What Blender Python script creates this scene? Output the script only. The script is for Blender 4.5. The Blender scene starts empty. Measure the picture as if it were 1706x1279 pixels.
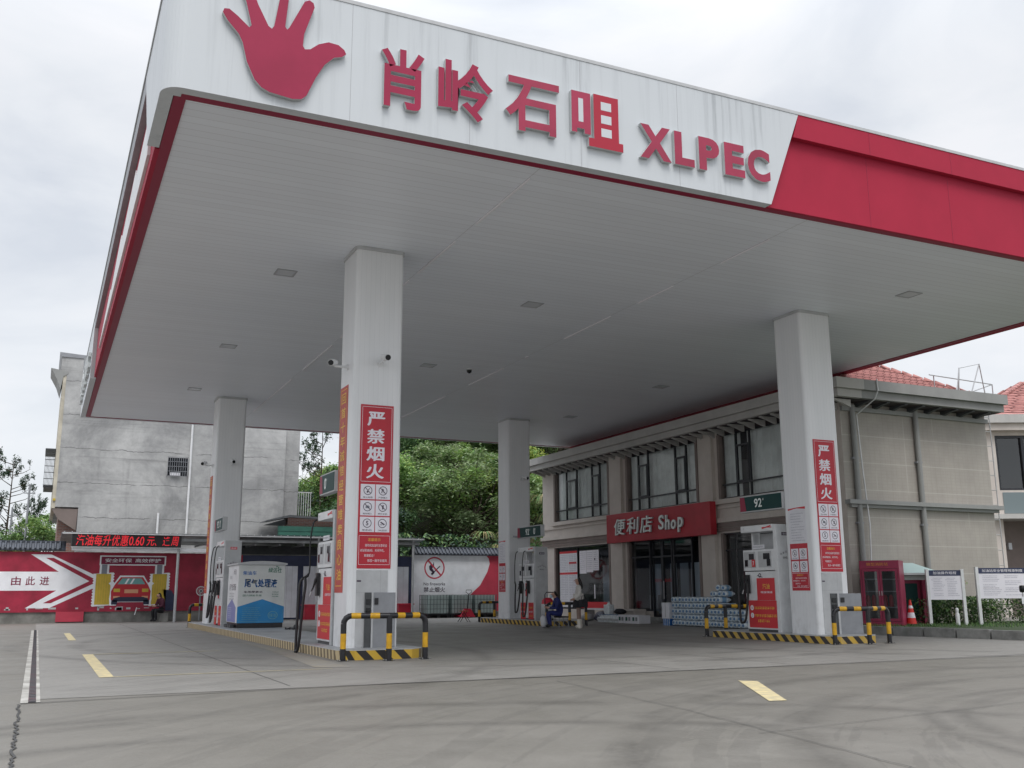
import bpy, math, random
import numpy as np
from mathutils import Vector, Matrix
R = math.radians
random.seed(7)
SC = bpy.context.scene
COL = SC.collection

# ------------------------------------------------------------ camera
def make_camera():
    yaw, pitch, roll = .4383, .2062, -.0045
    f = Vector((math.sin(yaw)*math.cos(pitch), math.cos(yaw)*math.cos(pitch), math.sin(pitch)))
    r = Vector((math.cos(yaw), -math.sin(yaw), 0))
    u = r.cross(f)
    c, s = math.cos(roll), math.sin(roll)
    r2, u2 = c*r+s*u, -s*r+c*u
    cam = bpy.data.cameras.new('camera')
    cam.sensor_width = 36; cam.lens = 1655.82/1706*36
    cam.clip_start = .1; cam.clip_end = 3000
    o = bpy.data.objects.new('camera', cam); COL.objects.link(o)
    m = Matrix((( r2.x, u2.x, -f.x, 0), (r2.y, u2.y, -f.y, 0), (r2.z, u2.z, -f.z, 1.2), (0, 0, 0, 1)))
    o.matrix_world = m
    SC.camera = o
make_camera()

# ------------------------------------------------------------ light
SUN_EL, SUN_AZ = R(60), R(190)      # high, behind cloud, from behind the camera
w = bpy.data.worlds.new('World'); SC.world = w; w.use_nodes = True
nt = w.node_tree; nt.nodes.clear()
def N(t, k, **kw):
    n = t.nodes.new(k)
    for a, b in kw.items(): setattr(n, a, b)
    return n
out = N(nt, 'ShaderNodeOutputWorld'); bg = N(nt, 'ShaderNodeBackground')
sky = N(nt, 'ShaderNodeTexSky', sky_type='NISHITA', sun_disc=False, sun_elevation=SUN_EL, sun_rotation=SUN_AZ)
tc = N(nt, 'ShaderNodeTexCoord'); mp = N(nt, 'ShaderNodeMapping'); mp.inputs['Scale'].default_value = (1.6, 1.6, 4.2)
mp.inputs['Location'].default_value = (.35, .2, .1)
ns = N(nt, 'ShaderNodeTexNoise'); ns.inputs['Scale'].default_value = 2.1; ns.inputs['Detail'].default_value = 7; ns.inputs['Roughness'].default_value = .52
ns.inputs['Distortion'].default_value = .35
cr = N(nt, 'ShaderNodeValToRGB'); e = cr.color_ramp.elements
e[0].position = .34; e[0].color = (6.1, 6.4, 6.9, 1); e[1].position = .64; e[1].color = (8.0, 8.05, 8.25, 1)
m2 = e = cr.color_ramp.elements.new(.5); m2.color = (7.3, 7.5, 7.8, 1)
mx = N(nt, 'ShaderNodeMix', data_type='RGBA'); mx.inputs[0].default_value = .88
L = nt.links.new
L(tc.outputs['Generated'], mp.inputs[0]); L(mp.outputs[0], ns.inputs[0]); L(ns.outputs[0], cr.inputs[0])
L(sky.outputs[0], mx.inputs[6]); L(cr.outputs[0], mx.inputs[7]); 
# an overcast sky is brighter overhead than at the horizon
sx_ = N(nt, 'ShaderNodeSeparateXYZ'); L(tc.outputs['Generated'], sx_.inputs[0])
mr = N(nt, 'ShaderNodeMapRange', interpolation_type='SMOOTHSTEP'); mr.inputs['From Min'].default_value = .42; mr.inputs['From Max'].default_value = 1; mr.inputs['To Min'].default_value = 1; mr.inputs['To Max'].default_value = 2.7
L(sx_.outputs[2], mr.inputs['Value']); vm = N(nt, 'ShaderNodeVectorMath', operation='SCALE'); L(mx.outputs[2], vm.inputs[0]); L(mr.outputs[0], vm.inputs['Scale']); L(vm.outputs[0], bg.inputs[0])
bg.inputs[1].default_value = .1; L(bg.outputs[0], out.inputs[0])
sl = bpy.data.lights.new('sun', 'SUN'); sl.energy = 1.3; sl.angle = R(26); sl.color = (1, .96, .9)
so = bpy.data.objects.new('sun', sl); COL.objects.link(so)
sd = Vector((math.sin(SUN_AZ)*math.cos(SUN_EL), math.cos(SUN_AZ)*math.cos(SUN_EL), math.sin(SUN_EL)))
so.rotation_euler = sd.to_track_quat('Z', 'Y').to_euler()
SC.view_settings.view_transform = 'Standard'; SC.view_settings.look = 'None'
SC.view_settings.exposure = .30; SC.view_settings.gamma = 1
SC.cycles.max_bounces = 10; SC.cycles.diffuse_bounces = 8; SC.cycles.transparent_max_bounces = 12
try: SC.cycles.use_denoising = True
except Exception: pass

# ------------------------------------------------------------ materials
MATS = {}
def mat(name, col=(.5, .5, .5), rough=.6, metal=0, noise=None, bump=0, spec=.5, emit=None, extra=None, alpha=None):
    """noise=(scale, amount[, colour2]) varies the base colour; bump=height of small unevenness"""
    if name in MATS: return MATS[name]
    m = bpy.data.materials.new(name); m.use_nodes = True; t = m.node_tree
    b = t.nodes['Principled BSDF']
    b.inputs['Base Color'].default_value = (*col, 1); b.inputs['Roughness'].default_value = rough
    b.inputs['Metallic'].default_value = metal; b.inputs['Specular IOR Level'].default_value = spec
    if emit: b.inputs['Emission Color'].default_value = (*emit[0], 1); b.inputs['Emission Strength'].default_value = emit[1]
    if noise or bump:
        c = N(t, 'ShaderNodeTexCoord'); n = N(t, 'ShaderNodeTexNoise'); n.inputs['Detail'].default_value = 6
        n.inputs['Scale'].default_value = noise[0] if noise else 8; n.inputs['Roughness'].default_value = .62
        t.links.new(c.outputs['Object'], n.inputs[0])
        if noise:
            c2 = noise[2] if len(noise) > 2 else tuple(x*(1-noise[1]) for x in col)
            c1 = col if len(noise) > 2 else tuple(min(1, x*(1+noise[1]*.5)) for x in col)
            r = N(t, 'ShaderNodeValToRGB'); r.color_ramp.elements[0].position = .35; r.color_ramp.elements[1].position = .65
            r.color_ramp.elements[0].color = (*c2, 1); r.color_ramp.elements[1].color = (*c1, 1)
            t.links.new(n.outputs[0], r.inputs[0]); t.links.new(r.outputs[0], b.inputs['Base Color'])
        if bump:
            bp = N(t, 'ShaderNodeBump'); bp.inputs['Strength'].default_value = .5; bp.inputs['Distance'].default_value = bump
            t.links.new(n.outputs[0], bp.inputs['Height']); t.links.new(bp.outputs[0], b.inputs['Normal'])
    if extra: extra(t, b)
    MATS[name] = m
    return m

def nmix(t, fac, a, b, blend='MIX'):
    x = N(t, 'ShaderNodeMix', data_type='RGBA', blend_type=blend)
    for k, v in ((0, fac), (6, a), (7, b)):
        if isinstance(v, bpy.types.NodeSocket): t.links.new(v, x.inputs[k])
        elif k == 0: x.inputs[0].default_value = v
        else: x.inputs[k].default_value = (*v, 1)
    return x.outputs[2]
def nnoise(t, vec, scale, detail=5, rough=.6, dist=0):
    n = N(t, 'ShaderNodeTexNoise'); n.inputs['Scale'].default_value = scale; n.inputs['Detail'].default_value = detail
    n.inputs['Roughness'].default_value = rough; n.inputs['Distortion'].default_value = dist
    t.links.new(vec, n.inputs[0]); return n.outputs[0]
def nramp(t, v, p0, p1, a=(0, 0, 0), b=(1, 1, 1)):
    r = N(t, 'ShaderNodeValToRGB'); r.color_ramp.elements[0].position = p0; r.color_ramp.elements[1].position = p1
    r.color_ramp.elements[0].color = (*a, 1); r.color_ramp.elements[1].color = (*b, 1)
    t.links.new(v, r.inputs[0]); return r.outputs[0]
def nmath(t, op, a, b=0., c=0.):
    m = N(t, 'ShaderNodeMath', operation=op)
    for k, v in enumerate((a, b, c)):
        if isinstance(v, bpy.types.NodeSocket): t.links.new(v, m.inputs[k])
        else: m.inputs[k].default_value = v
    return m.outputs[0]
def nmap(t, vec, scale=(1, 1, 1), rot=(0, 0, 0), loc=(0, 0, 0)):
    m = N(t, 'ShaderNodeMapping'); m.inputs['Scale'].default_value = scale; m.inputs['Rotation'].default_value = rot
    m.inputs['Location'].default_value = loc
    t.links.new(vec, m.inputs[0]); return m.outputs[0]
def objco(t): return N(t, 'ShaderNodeTexCoord').outputs['Object']
def sep(t, v):
    s = N(t, 'ShaderNodeSeparateXYZ'); t.links.new(v, s.inputs[0]); return s.outputs
def bumpin(t, b, h, dist, strength=.6):
    bp = N(t, 'ShaderNodeBump'); bp.inputs['Strength'].default_value = strength; bp.inputs['Distance'].default_value = dist
    t.links.new(h, bp.inputs['Height']); t.links.new(bp.outputs[0], b.inputs['Normal'])

ARCS = [(2.0, 3.0, 6.2, .16), (2.0, 3.0, 7.9, .2), (11.5, 4.0, 4.6, .13), (11.5, 4.0, 4.95, .1), (12.5, 2.0, 8.2, .2), (12.5, 2.0, 9.6, .18), (-4, 22, 12.5, .16), (10.5, 26, 9.5, .2), (10.5, 26, 11, .2), (26, 22, 13.2, .2), (26, 22, 11.6, .16)]
def concrete_extra(base, dark, light, tyre=True):
    def f(t, b):
        o = objco(t)
        big = nnoise(t, o, .16, 5, .6, .6)
        mid = nnoise(t, o, .9, 8, .68, .3)
        fine = nnoise(t, o, 34, 4, .7)
        c = nmix(t, nramp(t, big, .35, .66), dark, base)
        c = nmix(t, nmath(t, 'MULTIPLY', nramp(t, mid, .5, .72), .55), c, light)
        sp = sep(t, o); brk = nramp(t, nnoise(t, o, .7, 4), .36, .52)
        # sweeping scuffs polished in by traffic turning off the road
        ex = nmath(t, 'SUBTRACT', sp[0], 14.); ey = nmath(t, 'SUBTRACT', sp[1], -1.)
        er = nmath(t, 'SQRT', nmath(t, 'ADD', nmath(t, 'MULTIPLY', ex, ex), nmath(t, 'MULTIPLY', ey, ey))); ea = nmath(t, 'ARCTAN2', ey, ex)
        pc = N(t, 'ShaderNodeCombineXYZ'); t.links.new(nmath(t, 'MULTIPLY', er, 2.6), pc.inputs[0]); t.links.new(nmath(t, 'MULTIPLY', ea, 2.2), pc.inputs[1])
        swp = nnoise(t, pc.outputs[0], 1.0, 6, .65, .2)
        c = nmix(t, nmath(t, 'MULTIPLY', nramp(t, swp, .46, .70), .34), c, tuple(x*.62 for x in base))
        c = nmix(t, nmath(t, 'MULTIPLY', nramp(t, swp, .46, .30), .30), c, tuple(min(1, x*1.35) for x in base))
        if tyre:
            # curved rubber traces left by turning vehicles
            k = None
            for ax, ay, ar, aw in ARCS:
                dx = nmath(t, 'SUBTRACT', sp[0], ax); dy = nmath(t, 'SUBTRACT', sp[1], ay)
                r = nmath(t, 'SQRT', nmath(t, 'ADD', nmath(t, 'MULTIPLY', dx, dx), nmath(t, 'MULTIPLY', dy, dy)))
                q = nmath(t, 'MAXIMUM', nmath(t, 'SUBTRACT', 1., nmath(t, 'MULTIPLY', nmath(t, 'ABSOLUTE', nmath(t, 'SUBTRACT', r, ar)), .6/aw)), 0)
                k = q if k is None else nmath(t, 'MAXIMUM', k, q)
            rib = nmath(t, 'MULTIPLY_ADD', nnoise(t, nmap(t, o, (14, 14, 1)), 1, 2), .8, .2)
            c = nmix(t, nmath(t, 'MULTIPLY', nmath(t, 'MULTIPLY', nmath(t, 'MULTIPLY', k, brk), rib), .9), c, tuple(x*.3 for x in base))
            st = nnoise(t, nmap(t, o, (.25, 2.6, 1), (0, 0, R(-24))), 1.0, 5, .6)
            c = nmix(t, nmath(t, 'MULTIPLY', nramp(t, st, .52, .7), .28), c, tuple(x*.7 for x in base))
        vo = N(t, 'ShaderNodeTexVoronoi', feature='F1'); vo.inputs['Scale'].default_value = 1.7; t.links.new(o, vo.inputs['Vector'])
        spot = nmath(t, 'LESS_THAN', nmath(t, 'ADD', vo.outputs['Distance'], nmath(t, 'MULTIPLY', nnoise(t, o, 12, 2), .08)), .082)
        wn = N(t, 'ShaderNodeTexWhiteNoise'); t.links.new(vo.outputs['Color'], wn.inputs[0])
        c = nmix(t, nmath(t, 'MULTIPLY', nmath(t, 'MULTIPLY', spot, nmath(t, 'GREATER_THAN', wn.outputs[0], .6)), .5), c, tuple(x*.35 for x in base))
        # each cast slab has cured to its own shade
        sl_ = N(t, 'ShaderNodeTexWhiteNoise', noise_dimensions='2D'); cb = N(t, 'ShaderNodeCombineXYZ')
        t.links.new(nmath(t, 'FLOOR', nmath(t, 'MULTIPLY', sp[0], 1/4.6)), cb.inputs[0]); t.links.new(nmath(t, 'FLOOR', nmath(t, 'MULTIPLY', nmath(t, 'SUBTRACT', sp[1], 13.25), 1/5.9)), cb.inputs[1]); t.links.new(cb.outputs[0], sl_.inputs['Vector'])
        c = nmix(t, nmath(t, 'MULTIPLY', sl_.outputs[0], .22), c, tuple(x*.7 for x in base))
        grit = nramp(t, nnoise(t, o, 130, 2, .8), .62, .7)
        c = nmix(t, nmath(t, 'MULTIPLY', grit, .35), c, tuple(x*.45 for x in base))
        oil = nnoise(t, o, .55, 3, .4, .2)
        c = nmix(t, nmath(t, 'MULTIPLY', nramp(t, oil, .66, .74), .35), c, tuple(x*.4 for x in base))
        c = nmix(t, nmath(t, 'MULTIPLY', fine, .35), c, tuple(x*.6 for x in base))
        t.links.new(c, b.inputs['Base Color'])
        t.links.new(nramp(t, mid, .3, .75, (.42,)*3, (.78,)*3), b.inputs['Roughness'])
        bumpin(t, b, nmath(t, 'ADD', fine, nmath(t, 'MULTIPLY', mid, 2.)), .006, .5)
    return f
mat('road_concrete', rough=.7, extra=concrete_extra((.176, .166, .146), (.138, .131, .117), (.222, .211, .190)))
mat('forecourt_concrete', rough=.6, extra=concrete_extra((.245, .236, .220), (.19, .183, .171), (.315, .305, .287)))

def fascia_extra(t, b):
    o = objco(t)
    st = nnoise(t, nmap(t, o, (3.2, 3.2, .12)), 1.6, 7, .72)
    st2 = nnoise(t, nmap(t, o, (9, 9, .05)), 1.3, 4, .6)
    clu = nramp(t, nnoise(t, nmap(t, o, (1, 1, .02)), .9, 3, .6), .46, .62)
    z = sep(t, o)[2]
    up = nmath(t, 'MULTIPLY_ADD', z, .42, -3.6)          # dirt washes down from the coping
    k = nmath(t, 'MULTIPLY', nramp(t, st, .50, .66), nmath(t, 'ADD', nmath(t, 'MAXIMUM', up, 0), .42))
    k = nmath(t, 'ADD', k, nmath(t, 'MULTIPLY', nmath(t, 'MAXIMUM', up, 0), .35))
    k2 = nmath(t, 'MULTIPLY', nramp(t, st2, .62, .75), .22)
    k = nmath(t, 'MULTIPLY', k, nmath(t, 'MULTIPLY_ADD', clu, .5, .14)); k2 = nmath(t, 'MULTIPLY', k2, clu)
    c = nmix(t, nmath(t, 'MINIMUM', k, .72), (.565, .595, .62), (.18, .195, .21))
    c = nmix(t, k2, c, (.26, .28, .29))
    t.links.new(c, b.inputs['Base Color'])
mat('fascia_white', rough=.38, extra=fascia_extra)
mat('fascia_red', (.38, .02, .05), .6, spec=.2, noise=(1.2, .06))
mat('letter_red', (.34, .022, .065), .4, noise=(1.5, .2)); mat('letter_faded', (.33, .025, .07), .55, spec=.25, noise=(1.1, .10)); mat('letter_bright_red', (.38, .008, .03), .35)
mat('letter_side', (.5, .52, .52), .4, metal=.2)
mat('trim_magenta', (.26, .008, .04), .5)
def soffit_extra(t, b):
    o = objco(t); y = sep(t, o)[1]
    fr = nmath(t, 'FRACT', nmath(t, 'MULTIPLY', y, 1/.22))
    g = nmath(t, 'LESS_THAN', fr, .07)
    n = nnoise(t, o, .25, 4)
    c = nmix(t, nramp(t, n, .3, .7), (.81, .85, .915), (.85, .885, .94))
    c = nmix(t, nmath(t, 'MULTIPLY', g, .34), c, (.38, .38, .40))
    pan = N(t, 'ShaderNodeTexWhiteNoise', noise_dimensions='1D'); t.links.new(nmath(t, 'FLOOR', nmath(t, 'MULTIPLY', y, 1/.22)), pan.inputs['W'])
    c = nmix(t, nmath(t, 'MULTIPLY', pan.outputs[0], .1), c, (.5, .5, .54))
    t.links.new(c, b.inputs['Base Color']); bumpin(t, b, nmath(t, 'SUBTRACT', 1., g), .002, .2)
mat('soffit', rough=.42, extra=soffit_extra)
def column_extra(t, b):
    o = objco(t); s = sep(t, o)
    fr = nmath(t, 'FRACT', nmath(t, 'MULTIPLY', nmath(t, 'ADD', s[0], s[1]), 1/.1))
    g = nmath(t, 'LESS_THAN', fr, .05)
    n = nnoise(t, nmap(t, o, (2, 2, .25)), 2, 6)
    c = nmix(t, nramp(t, n, .35, .7), (.74, .755, .77), (.79, .80, .815))
    c = nmix(t, nmath(t, 'MULTIPLY', g, .22), c, (.3, .3, .32))
    zz = s[2]; low = nmath(t, 'MULTIPLY', nramp(t, zz, .0, 1.0, (1, 1, 1), (0, 0, 0)), nramp(t, nnoise(t, o, 5, 5), .45, .7))
    c = nmix(t, nmath(t, 'MULTIPLY', low, .35), c, (.3, .29, .27))
    t.links.new(c, b.inputs['Base Color'])
mat('column_panel', rough=.33, extra=column_extra)
mat('white_paint', (.72, .73, .74), .4, noise=(3, .1)); mat('pale_grey', (.48, .49, .50), .45, noise=(3, .12))
mat('mid_grey', (.26, .27, .29), .45, noise=(3, .15)); mat('dark_grey', (.07, .075, .08), .5, noise=(4, .2))
mat('black_rubber', (.014, .014, .016), .5); mat('black_paint', (.012, .012, .016), .35, noise=(12, .3))
mat('yellow_paint', (.62, .34, .01), .42, noise=(9, .22)); mat('steel', (.5, .5, .5), .3, metal=.9)
mat('sign_red', (.50, .012, .03), .4, noise=(2, .12)); mat('sign_red_shop', (.42, .02, .035), .45, noise=(.8, .2)); mat('sign_white', (.80, .78, .84), .5)
mat('print_white', (.85, .83, .88), .5); mat('print_dark', (.05, .03, .06), .5); mat('print_yellow', (.80, .48, .06), .5)
mat('print_orange', (.72, .30, .05), .5); mat('banner_red', (.50, .06, .05), .5, noise=(2, .15)); mat('print_grey', (.35, .35, .37), .5); mat('paper', (.74, .74, .78), .7, noise=(6, .06))
mat('paper_line', (.33, .33, .40), .7); mat('print_red', (.6, .03, .04), .5); mat('print_blue', (.015, .13, .42), .5)
mat('cab_blue', (.012, .22, .50), .4, noise=(2, .15)); mat('cab_violet', (.20, .22, .45), .45); mat('cab_grey', (.62, .635, .62), .45, noise=(2, .08)); mat('print_green', (.02, .16, .10), .5)
mat('screen_green', (.010, .050, .048), .5, spec=.2); mat('screen_dark', (.008, .010, .014), .12); mat('led_panel', (.012, .008, .01), .35)
mat('led_red', (.6, .02, .02), .5, emit=((1, .03, .06), .32)); mat('digit_white', (.75, .8, .78), .4)
mat('lamp_frame', (.36, .37, .39), .4); mat('lamp_lens', (.6, .62, .66), .25); mat('navy_paint', (.035, .045, .10), .6, noise=(1.5, .25)); mat('panel_white', (.80, .82, .88), .5, noise=(1.2, .14))
mat('line_paint', (.62, .52, .28), .7, noise=(7, .3, (.42, .37, .25))); mat('line_faded', (.55, .47, .26), .75, noise=(3, .3, (.40, .36, .26)))
mat('drain_white', (.50, .49, .46), .8, noise=(1.6, .3, (.22, .21, .19))); mat('drain_grate', (.10, .035, .045), .6, noise=(2, .5, (.03, .04, .045))); mat('joint', (.055, .055, .055), .9)
mat('stain_yellow', (.27, .245, .20), .8, noise=(2, .2, (.245, .235, .215)))
def faded_extra(t, b):
    o = objco(t); s = sep(t, o)
    front = nmath(t, 'LESS_THAN', s[1], .2)
    v = nmath(t, 'ADD', nmath(t, 'SUBTRACT', s[0], s[1]), nmath(t, 'MULTIPLY', s[2], nmath(t, 'MULTIPLY_ADD', front, .7, .3)))
    per = nmath(t, 'MULTIPLY_ADD', front, 1/.36-1/.24, 1/.24)
    g = nmath(t, 'LESS_THAN', nmath(t, 'FRACT', nmath(t, 'MULTIPLY', v, per)), .52)
    n = nnoise(t, o, 6, 5)
    y = nmix(t, front, nmix(t, n, (.58, .47, .28), (.42, .33, .2)), (.56, .36, .04)); k = nmix(t, front, nmix(t, n, (.10, .075, .04), (.22, .17, .1)), (.02, .018, .018))
    t.links.new(nmix(t, g, y, k), b.inputs['Base Color'])
mat('faded_stripes', rough=.6, extra=faded_extra)
def stripes_extra(t, b):
    o = objco(t); s = sep(t, o)
    v = nmath(t, 'ADD', nmath(t, 'SUBTRACT', s[0], s[1]), s[2])
    g = nmath(t, 'LESS_THAN', nmath(t, 'FRACT', nmath(t, 'MULTIPLY', v, 1/.34)), .5)
    n = nnoise(t, o, 6, 5)
    y = nmix(t, nramp(t, n, .4, .75), (.55, .36, .05), (.40, .29, .12))
    c = nmix(t, g, y, (.025, .02, .02)); t.links.new(c, b.inputs['Base Color'])
mat('hazard_stripes', rough=.5, extra=stripes_extra)
mat('island_top', (.34, .35, .36), .6, noise=(1.5, .25)); mat('kerb_stone', (.26, .26, .25), .8, noise=(2, .4), bump=.01)
def stone_extra(base, dark, jx=0, jz=.62, joint=(.5, .48, .44), axis=0):
    def f(t, b):
        o = objco(t); s = sep(t, o)
        n = nnoise(t, o, 1.2, 6, .65); n2 = nnoise(t, nmap(t, o, (7, 7, .5)), 1, 5)
        c = nmix(t, nramp(t, n, .35, .7), dark, base)
        c = nmix(t, nmath(t, 'MULTIPLY', nramp(t, n2, .5, .7), .22), c, tuple(x*.7 for x in base))
        if jx:
            fz = nmath(t, 'LESS_THAN', nmath(t, 'FRACT', nmath(t, 'MULTIPLY', s[2], 1/jz)), .03)
            fx = nmath(t, 'LESS_THAN', nmath(t, 'FRACT', nmath(t, 'MULTIPLY', s[axis], 1/jx)), .035)
            fine = nmath(t, 'MAXIMUM', nmath(t, 'LESS_THAN', nmath(t, 'FRACT', nmath(t, 'MULTIPLY', s[2], 8/jz)), .13),
                         nmath(t, 'LESS_THAN', nmath(t, 'FRACT', nmath(t, 'MULTIPLY', s[axis], 6/jx)), .1))
            c = nmix(t, nmath(t, 'MULTIPLY', fine, .22), c, tuple(x*.6 for x in base))
            c = nmix(t, nmath(t, 'MULTIPLY', fz, .5), c, joint)
            k = nmath(t, 'MULTIPLY', fx, nramp(t, nnoise(t, nmap(t, o, (1, 1, .4)), 1.4, 2), .5, .6))
            c = nmix(t, nmath(t, 'MULTIPLY', k, .35), c, joint)
        t.links.new(c, b.inputs['Base Color'])
    return f
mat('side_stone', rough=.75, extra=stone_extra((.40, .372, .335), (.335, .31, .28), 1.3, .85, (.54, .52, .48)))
mat('shop_stone', rough=.7, extra=stone_extra((.60, .55, .505), (.51, .46, .42)))
mat('shop_brown', rough=.6, extra=stone_extra((.24, .19, .175), (.18, .145, .13)))
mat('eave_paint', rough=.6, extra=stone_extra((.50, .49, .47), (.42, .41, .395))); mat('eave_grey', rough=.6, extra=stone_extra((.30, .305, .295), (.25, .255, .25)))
mat('eave_shade', (.035, .025, .028), .7); mat('frame_dark', (.018, .020, .026), .35); mat('curtain', (.88, .90, .89), .85, noise=(1.3, .15)); mat('room_dark', (.05, .055, .065), .8)
mat('balcony_pale', (.16, .20, .21), .2); mat('glass_reflection', (.55, .60, .66), .5)
def glass_mat(name, tint, refl=.12):
    m = bpy.data.materials.new(name); m.use_nodes = True; t = m.node_tree; t.nodes.clear()
    o = N(t, 'ShaderNodeOutputMaterial'); tr = N(t, 'ShaderNodeBsdfTransparent'); tr.inputs[0].default_value = (*tint, 1)
    gl = N(t, 'ShaderNodeBsdfGlossy'); gl.inputs['Roughness'].default_value = .03
    fr = N(t, 'ShaderNodeFresnel'); fr.inputs['IOR'].default_value = 1.55
    mx = N(t, 'ShaderNodeMixShader'); t.links.new(nmath(t, 'ADD', fr.outputs[0], refl), mx.inputs[0])
    t.links.new(tr.outputs[0], mx.inputs[1]); t.links.new(gl.outputs[0], mx.inputs[2]); t.links.new(mx.outputs[0], o.inputs[0])
    MATS[name] = m
glass_mat('glass', (.62, .70, .72)); glass_mat('glass_dark', (.70, .76, .80), .05); glass_mat('glass_clear', (.93, .96, .96), .0)
def tile_extra(t, b):
    o = objco(t); br = N(t, 'ShaderNodeTexBrick'); br.inputs['Scale'].default_value = 1; br.offset = .5
    br.inputs['Brick Width'].default_value = .3; br.inputs['Row Height'].default_value = .34; br.inputs['Mortar Size'].default_value = .03
    br.inputs['Color1'].default_value = (.45, .20, .18, 1); br.inputs['Color2'].default_value = (.36, .15, .135, 1); br.inputs['Mortar'].default_value = (.13, .035, .03, 1)
    s = sep(t, o); cb = N(t, 'ShaderNodeCombineXYZ'); t.links.new(nmath(t, 'ADD', s[0], nmath(t, 'MULTIPLY', s[1], 1.)), cb.inputs[0])
    t.links.new(nmath(t, 'MULTIPLY', s[2], 1.9), cb.inputs[1]); t.links.new(cb.outputs[0], br.inputs[0])
    t.links.new(br.outputs[0], b.inputs['Base Color']); bumpin(t, b, br.outputs[1], .03, -.8)
mat('roof_tile', rough=.65, extra=tile_extra)
def brick_extra(t, b):
    o = objco(t); br = N(t, 'ShaderNodeTexBrick'); br.inputs['Scale'].default_value = 1
    br.inputs['Brick Width'].default_value = .24; br.inputs['Row Height'].default_value = .075; br.inputs['Mortar Size'].default_value = .012
    br.inputs['Color1'].default_value = (.34, .16, .12, 1); br.inputs['Color2'].default_value = (.25, .12, .10, 1); br.inputs['Mortar'].default_value = (.3, .28, .26, 1)
    s = sep(t, o); cb = N(t, 'ShaderNodeCombineXYZ'); t.links.new(nmath(t, 'ADD', s[0], s[1]), cb.inputs[0]); t.links.new(s[2], cb.inputs[1])
    t.links.new(cb.outputs[0], br.inputs[0]); t.links.new(br.outputs[0], b.inputs['Base Color'])
mat('brick', rough=.85, extra=brick_extra)
def render_extra(t, b):
    o = objco(t); s = sep(t, o)
    n = nnoise(t, o, .28, 8, .72, .4); n2 = nnoise(t, nmap(t, o, (.12, .12, 2.2)), 1.1, 7, .7, .2); n3 = nnoise(t, nmap(t, o, (1.6, 1.6, .18)), 1.4, 6, .7)
    c = nmix(t, nramp(t, n, .36, .64), (.23, .233, .236), (.50, .50, .495))
    c = nmix(t, nmath(t, 'MULTIPLY', nramp(t, nnoise(t, o, 2.6, 9, .75), .48, .62), .26), c, (.24, .24, .24))
    c = nmix(t, nmath(t, 'MULTIPLY', nramp(t, n2, .55, .72), .5), c, (.12, .12, .12))
    c = nmix(t, nmath(t, 'MULTIPLY', nramp(t, n3, .56, .75), .35), c, (.13, .13, .13))
    # cracked bands at the floor slabs
    zz = nmath(t, 'ADD', s[2], nmath(t, 'MULTIPLY', nnoise(t, o, 1.1, 4), .35))
    fr = nmath(t, 'LESS_THAN', nmath(t, 'FRACT', nmath(t, 'MULTIPLY', zz, 1/1.62)), .022)
    k = nmath(t, 'MULTIPLY', fr, nramp(t, nnoise(t, o, .8, 3), .38, .48))
    c = nmix(t, nmath(t, 'MULTIPLY', k, .7), c, (.1, .1, .1))
    t.links.new(c, b.inputs['Base Color']); bumpin(t, b, n, .03, .4)
mat('old_render', rough=.9, extra=render_extra)
mat('old_cream', (.55, .51, .42), .85, noise=(1.2, .25)); mat('wall_red', (.36, .018, .05), .55, noise=(1.3, .3)); mat('wall_red2', (.55, .05, .09), .55, noise=(1.3, .15))
mat('mural_white', (.86, .87, .91), .55, noise=(1.3, .12)); mat('mural_yellow', (.58, .42, .05), .6, noise=(2, .15)); mat('mural_magenta', (.2, .01, .05), .6)
mat('mural_grey', (.22, .24, .28), .6); mat('mural_car', (.48, .02, .03), .5); mat('mural_navy', (.02, .025, .06), .5); mat('mural_teal', (.16, .38, .38), .4); mat('mural_peach', (.7, .35, .2), .5)
mat('cement', (.22, .215, .20), .9, noise=(1.4, .45), bump=.01); mat('coping_tile', (.055, .065, .085), .5, noise=(5, .4)); mat('tin_roof', (.30, .31, .32), .45, metal=.3, noise=(2, .3))
mat('green_sheet', (.03, .12, .09), .5, noise=(2, .2)); mat('bin_red', (.55, .02, .05), .45, noise=(3, .15)); mat('tank_plastic', (.50, .60, .58), .4, noise=(1, .12)); mat('cage', (.12, .16, .16), .4, metal=.5)
mat('water_base', (.10, .22, .40), .3); mat('water_blue', (.66, .74, .80), .22, noise=(14, .35)); mat('water_label', (.22, .38, .56), .3); mat('wrap_white', (.78, .83, .85), .25, noise=(9, .2)); mat('water_cap', (.03, .08, .2), .4)
mat('skin', (.45, .27, .2), .5); mat('hair', (.012, .010, .010), .5); mat('sweater', (.60, .575, .54), .9, noise=(9, .15)); mat('coverall', (.012, .02, .13), .75, noise=(6, .4)); mat('cloth_black', (.012, .012, .016), .8)
mat('stocking', (.25, .17, .14), .7); mat('boot_white', (.62, .58, .52), .6); mat('mask_blue', (.5, .62, .72), .7); mat('cloth_plum', (.07, .012, .03), .8)
mat('bark', (.075, .055, .04), .9, noise=(4, .5), bump=.02); mat('grass', (.045, .075, .02), .9, noise=(5, .5, (.03, .05, .02))); mat('soil', (.06, .05, .03), 1, noise=(.8, .5, (.02, .035, .012)), bump=.1)
mat('plum_metal', (.33, .03, .08), .4, noise=(2, .2)); mat('cone_orange', (.62, .03, .02), .5); mat('awning_pale', (.42, .55, .54), .5)
mat('plastic_bag', (.6, .6, .62), .4); mat('wood', (.32, .16, .06), .6)
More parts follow.
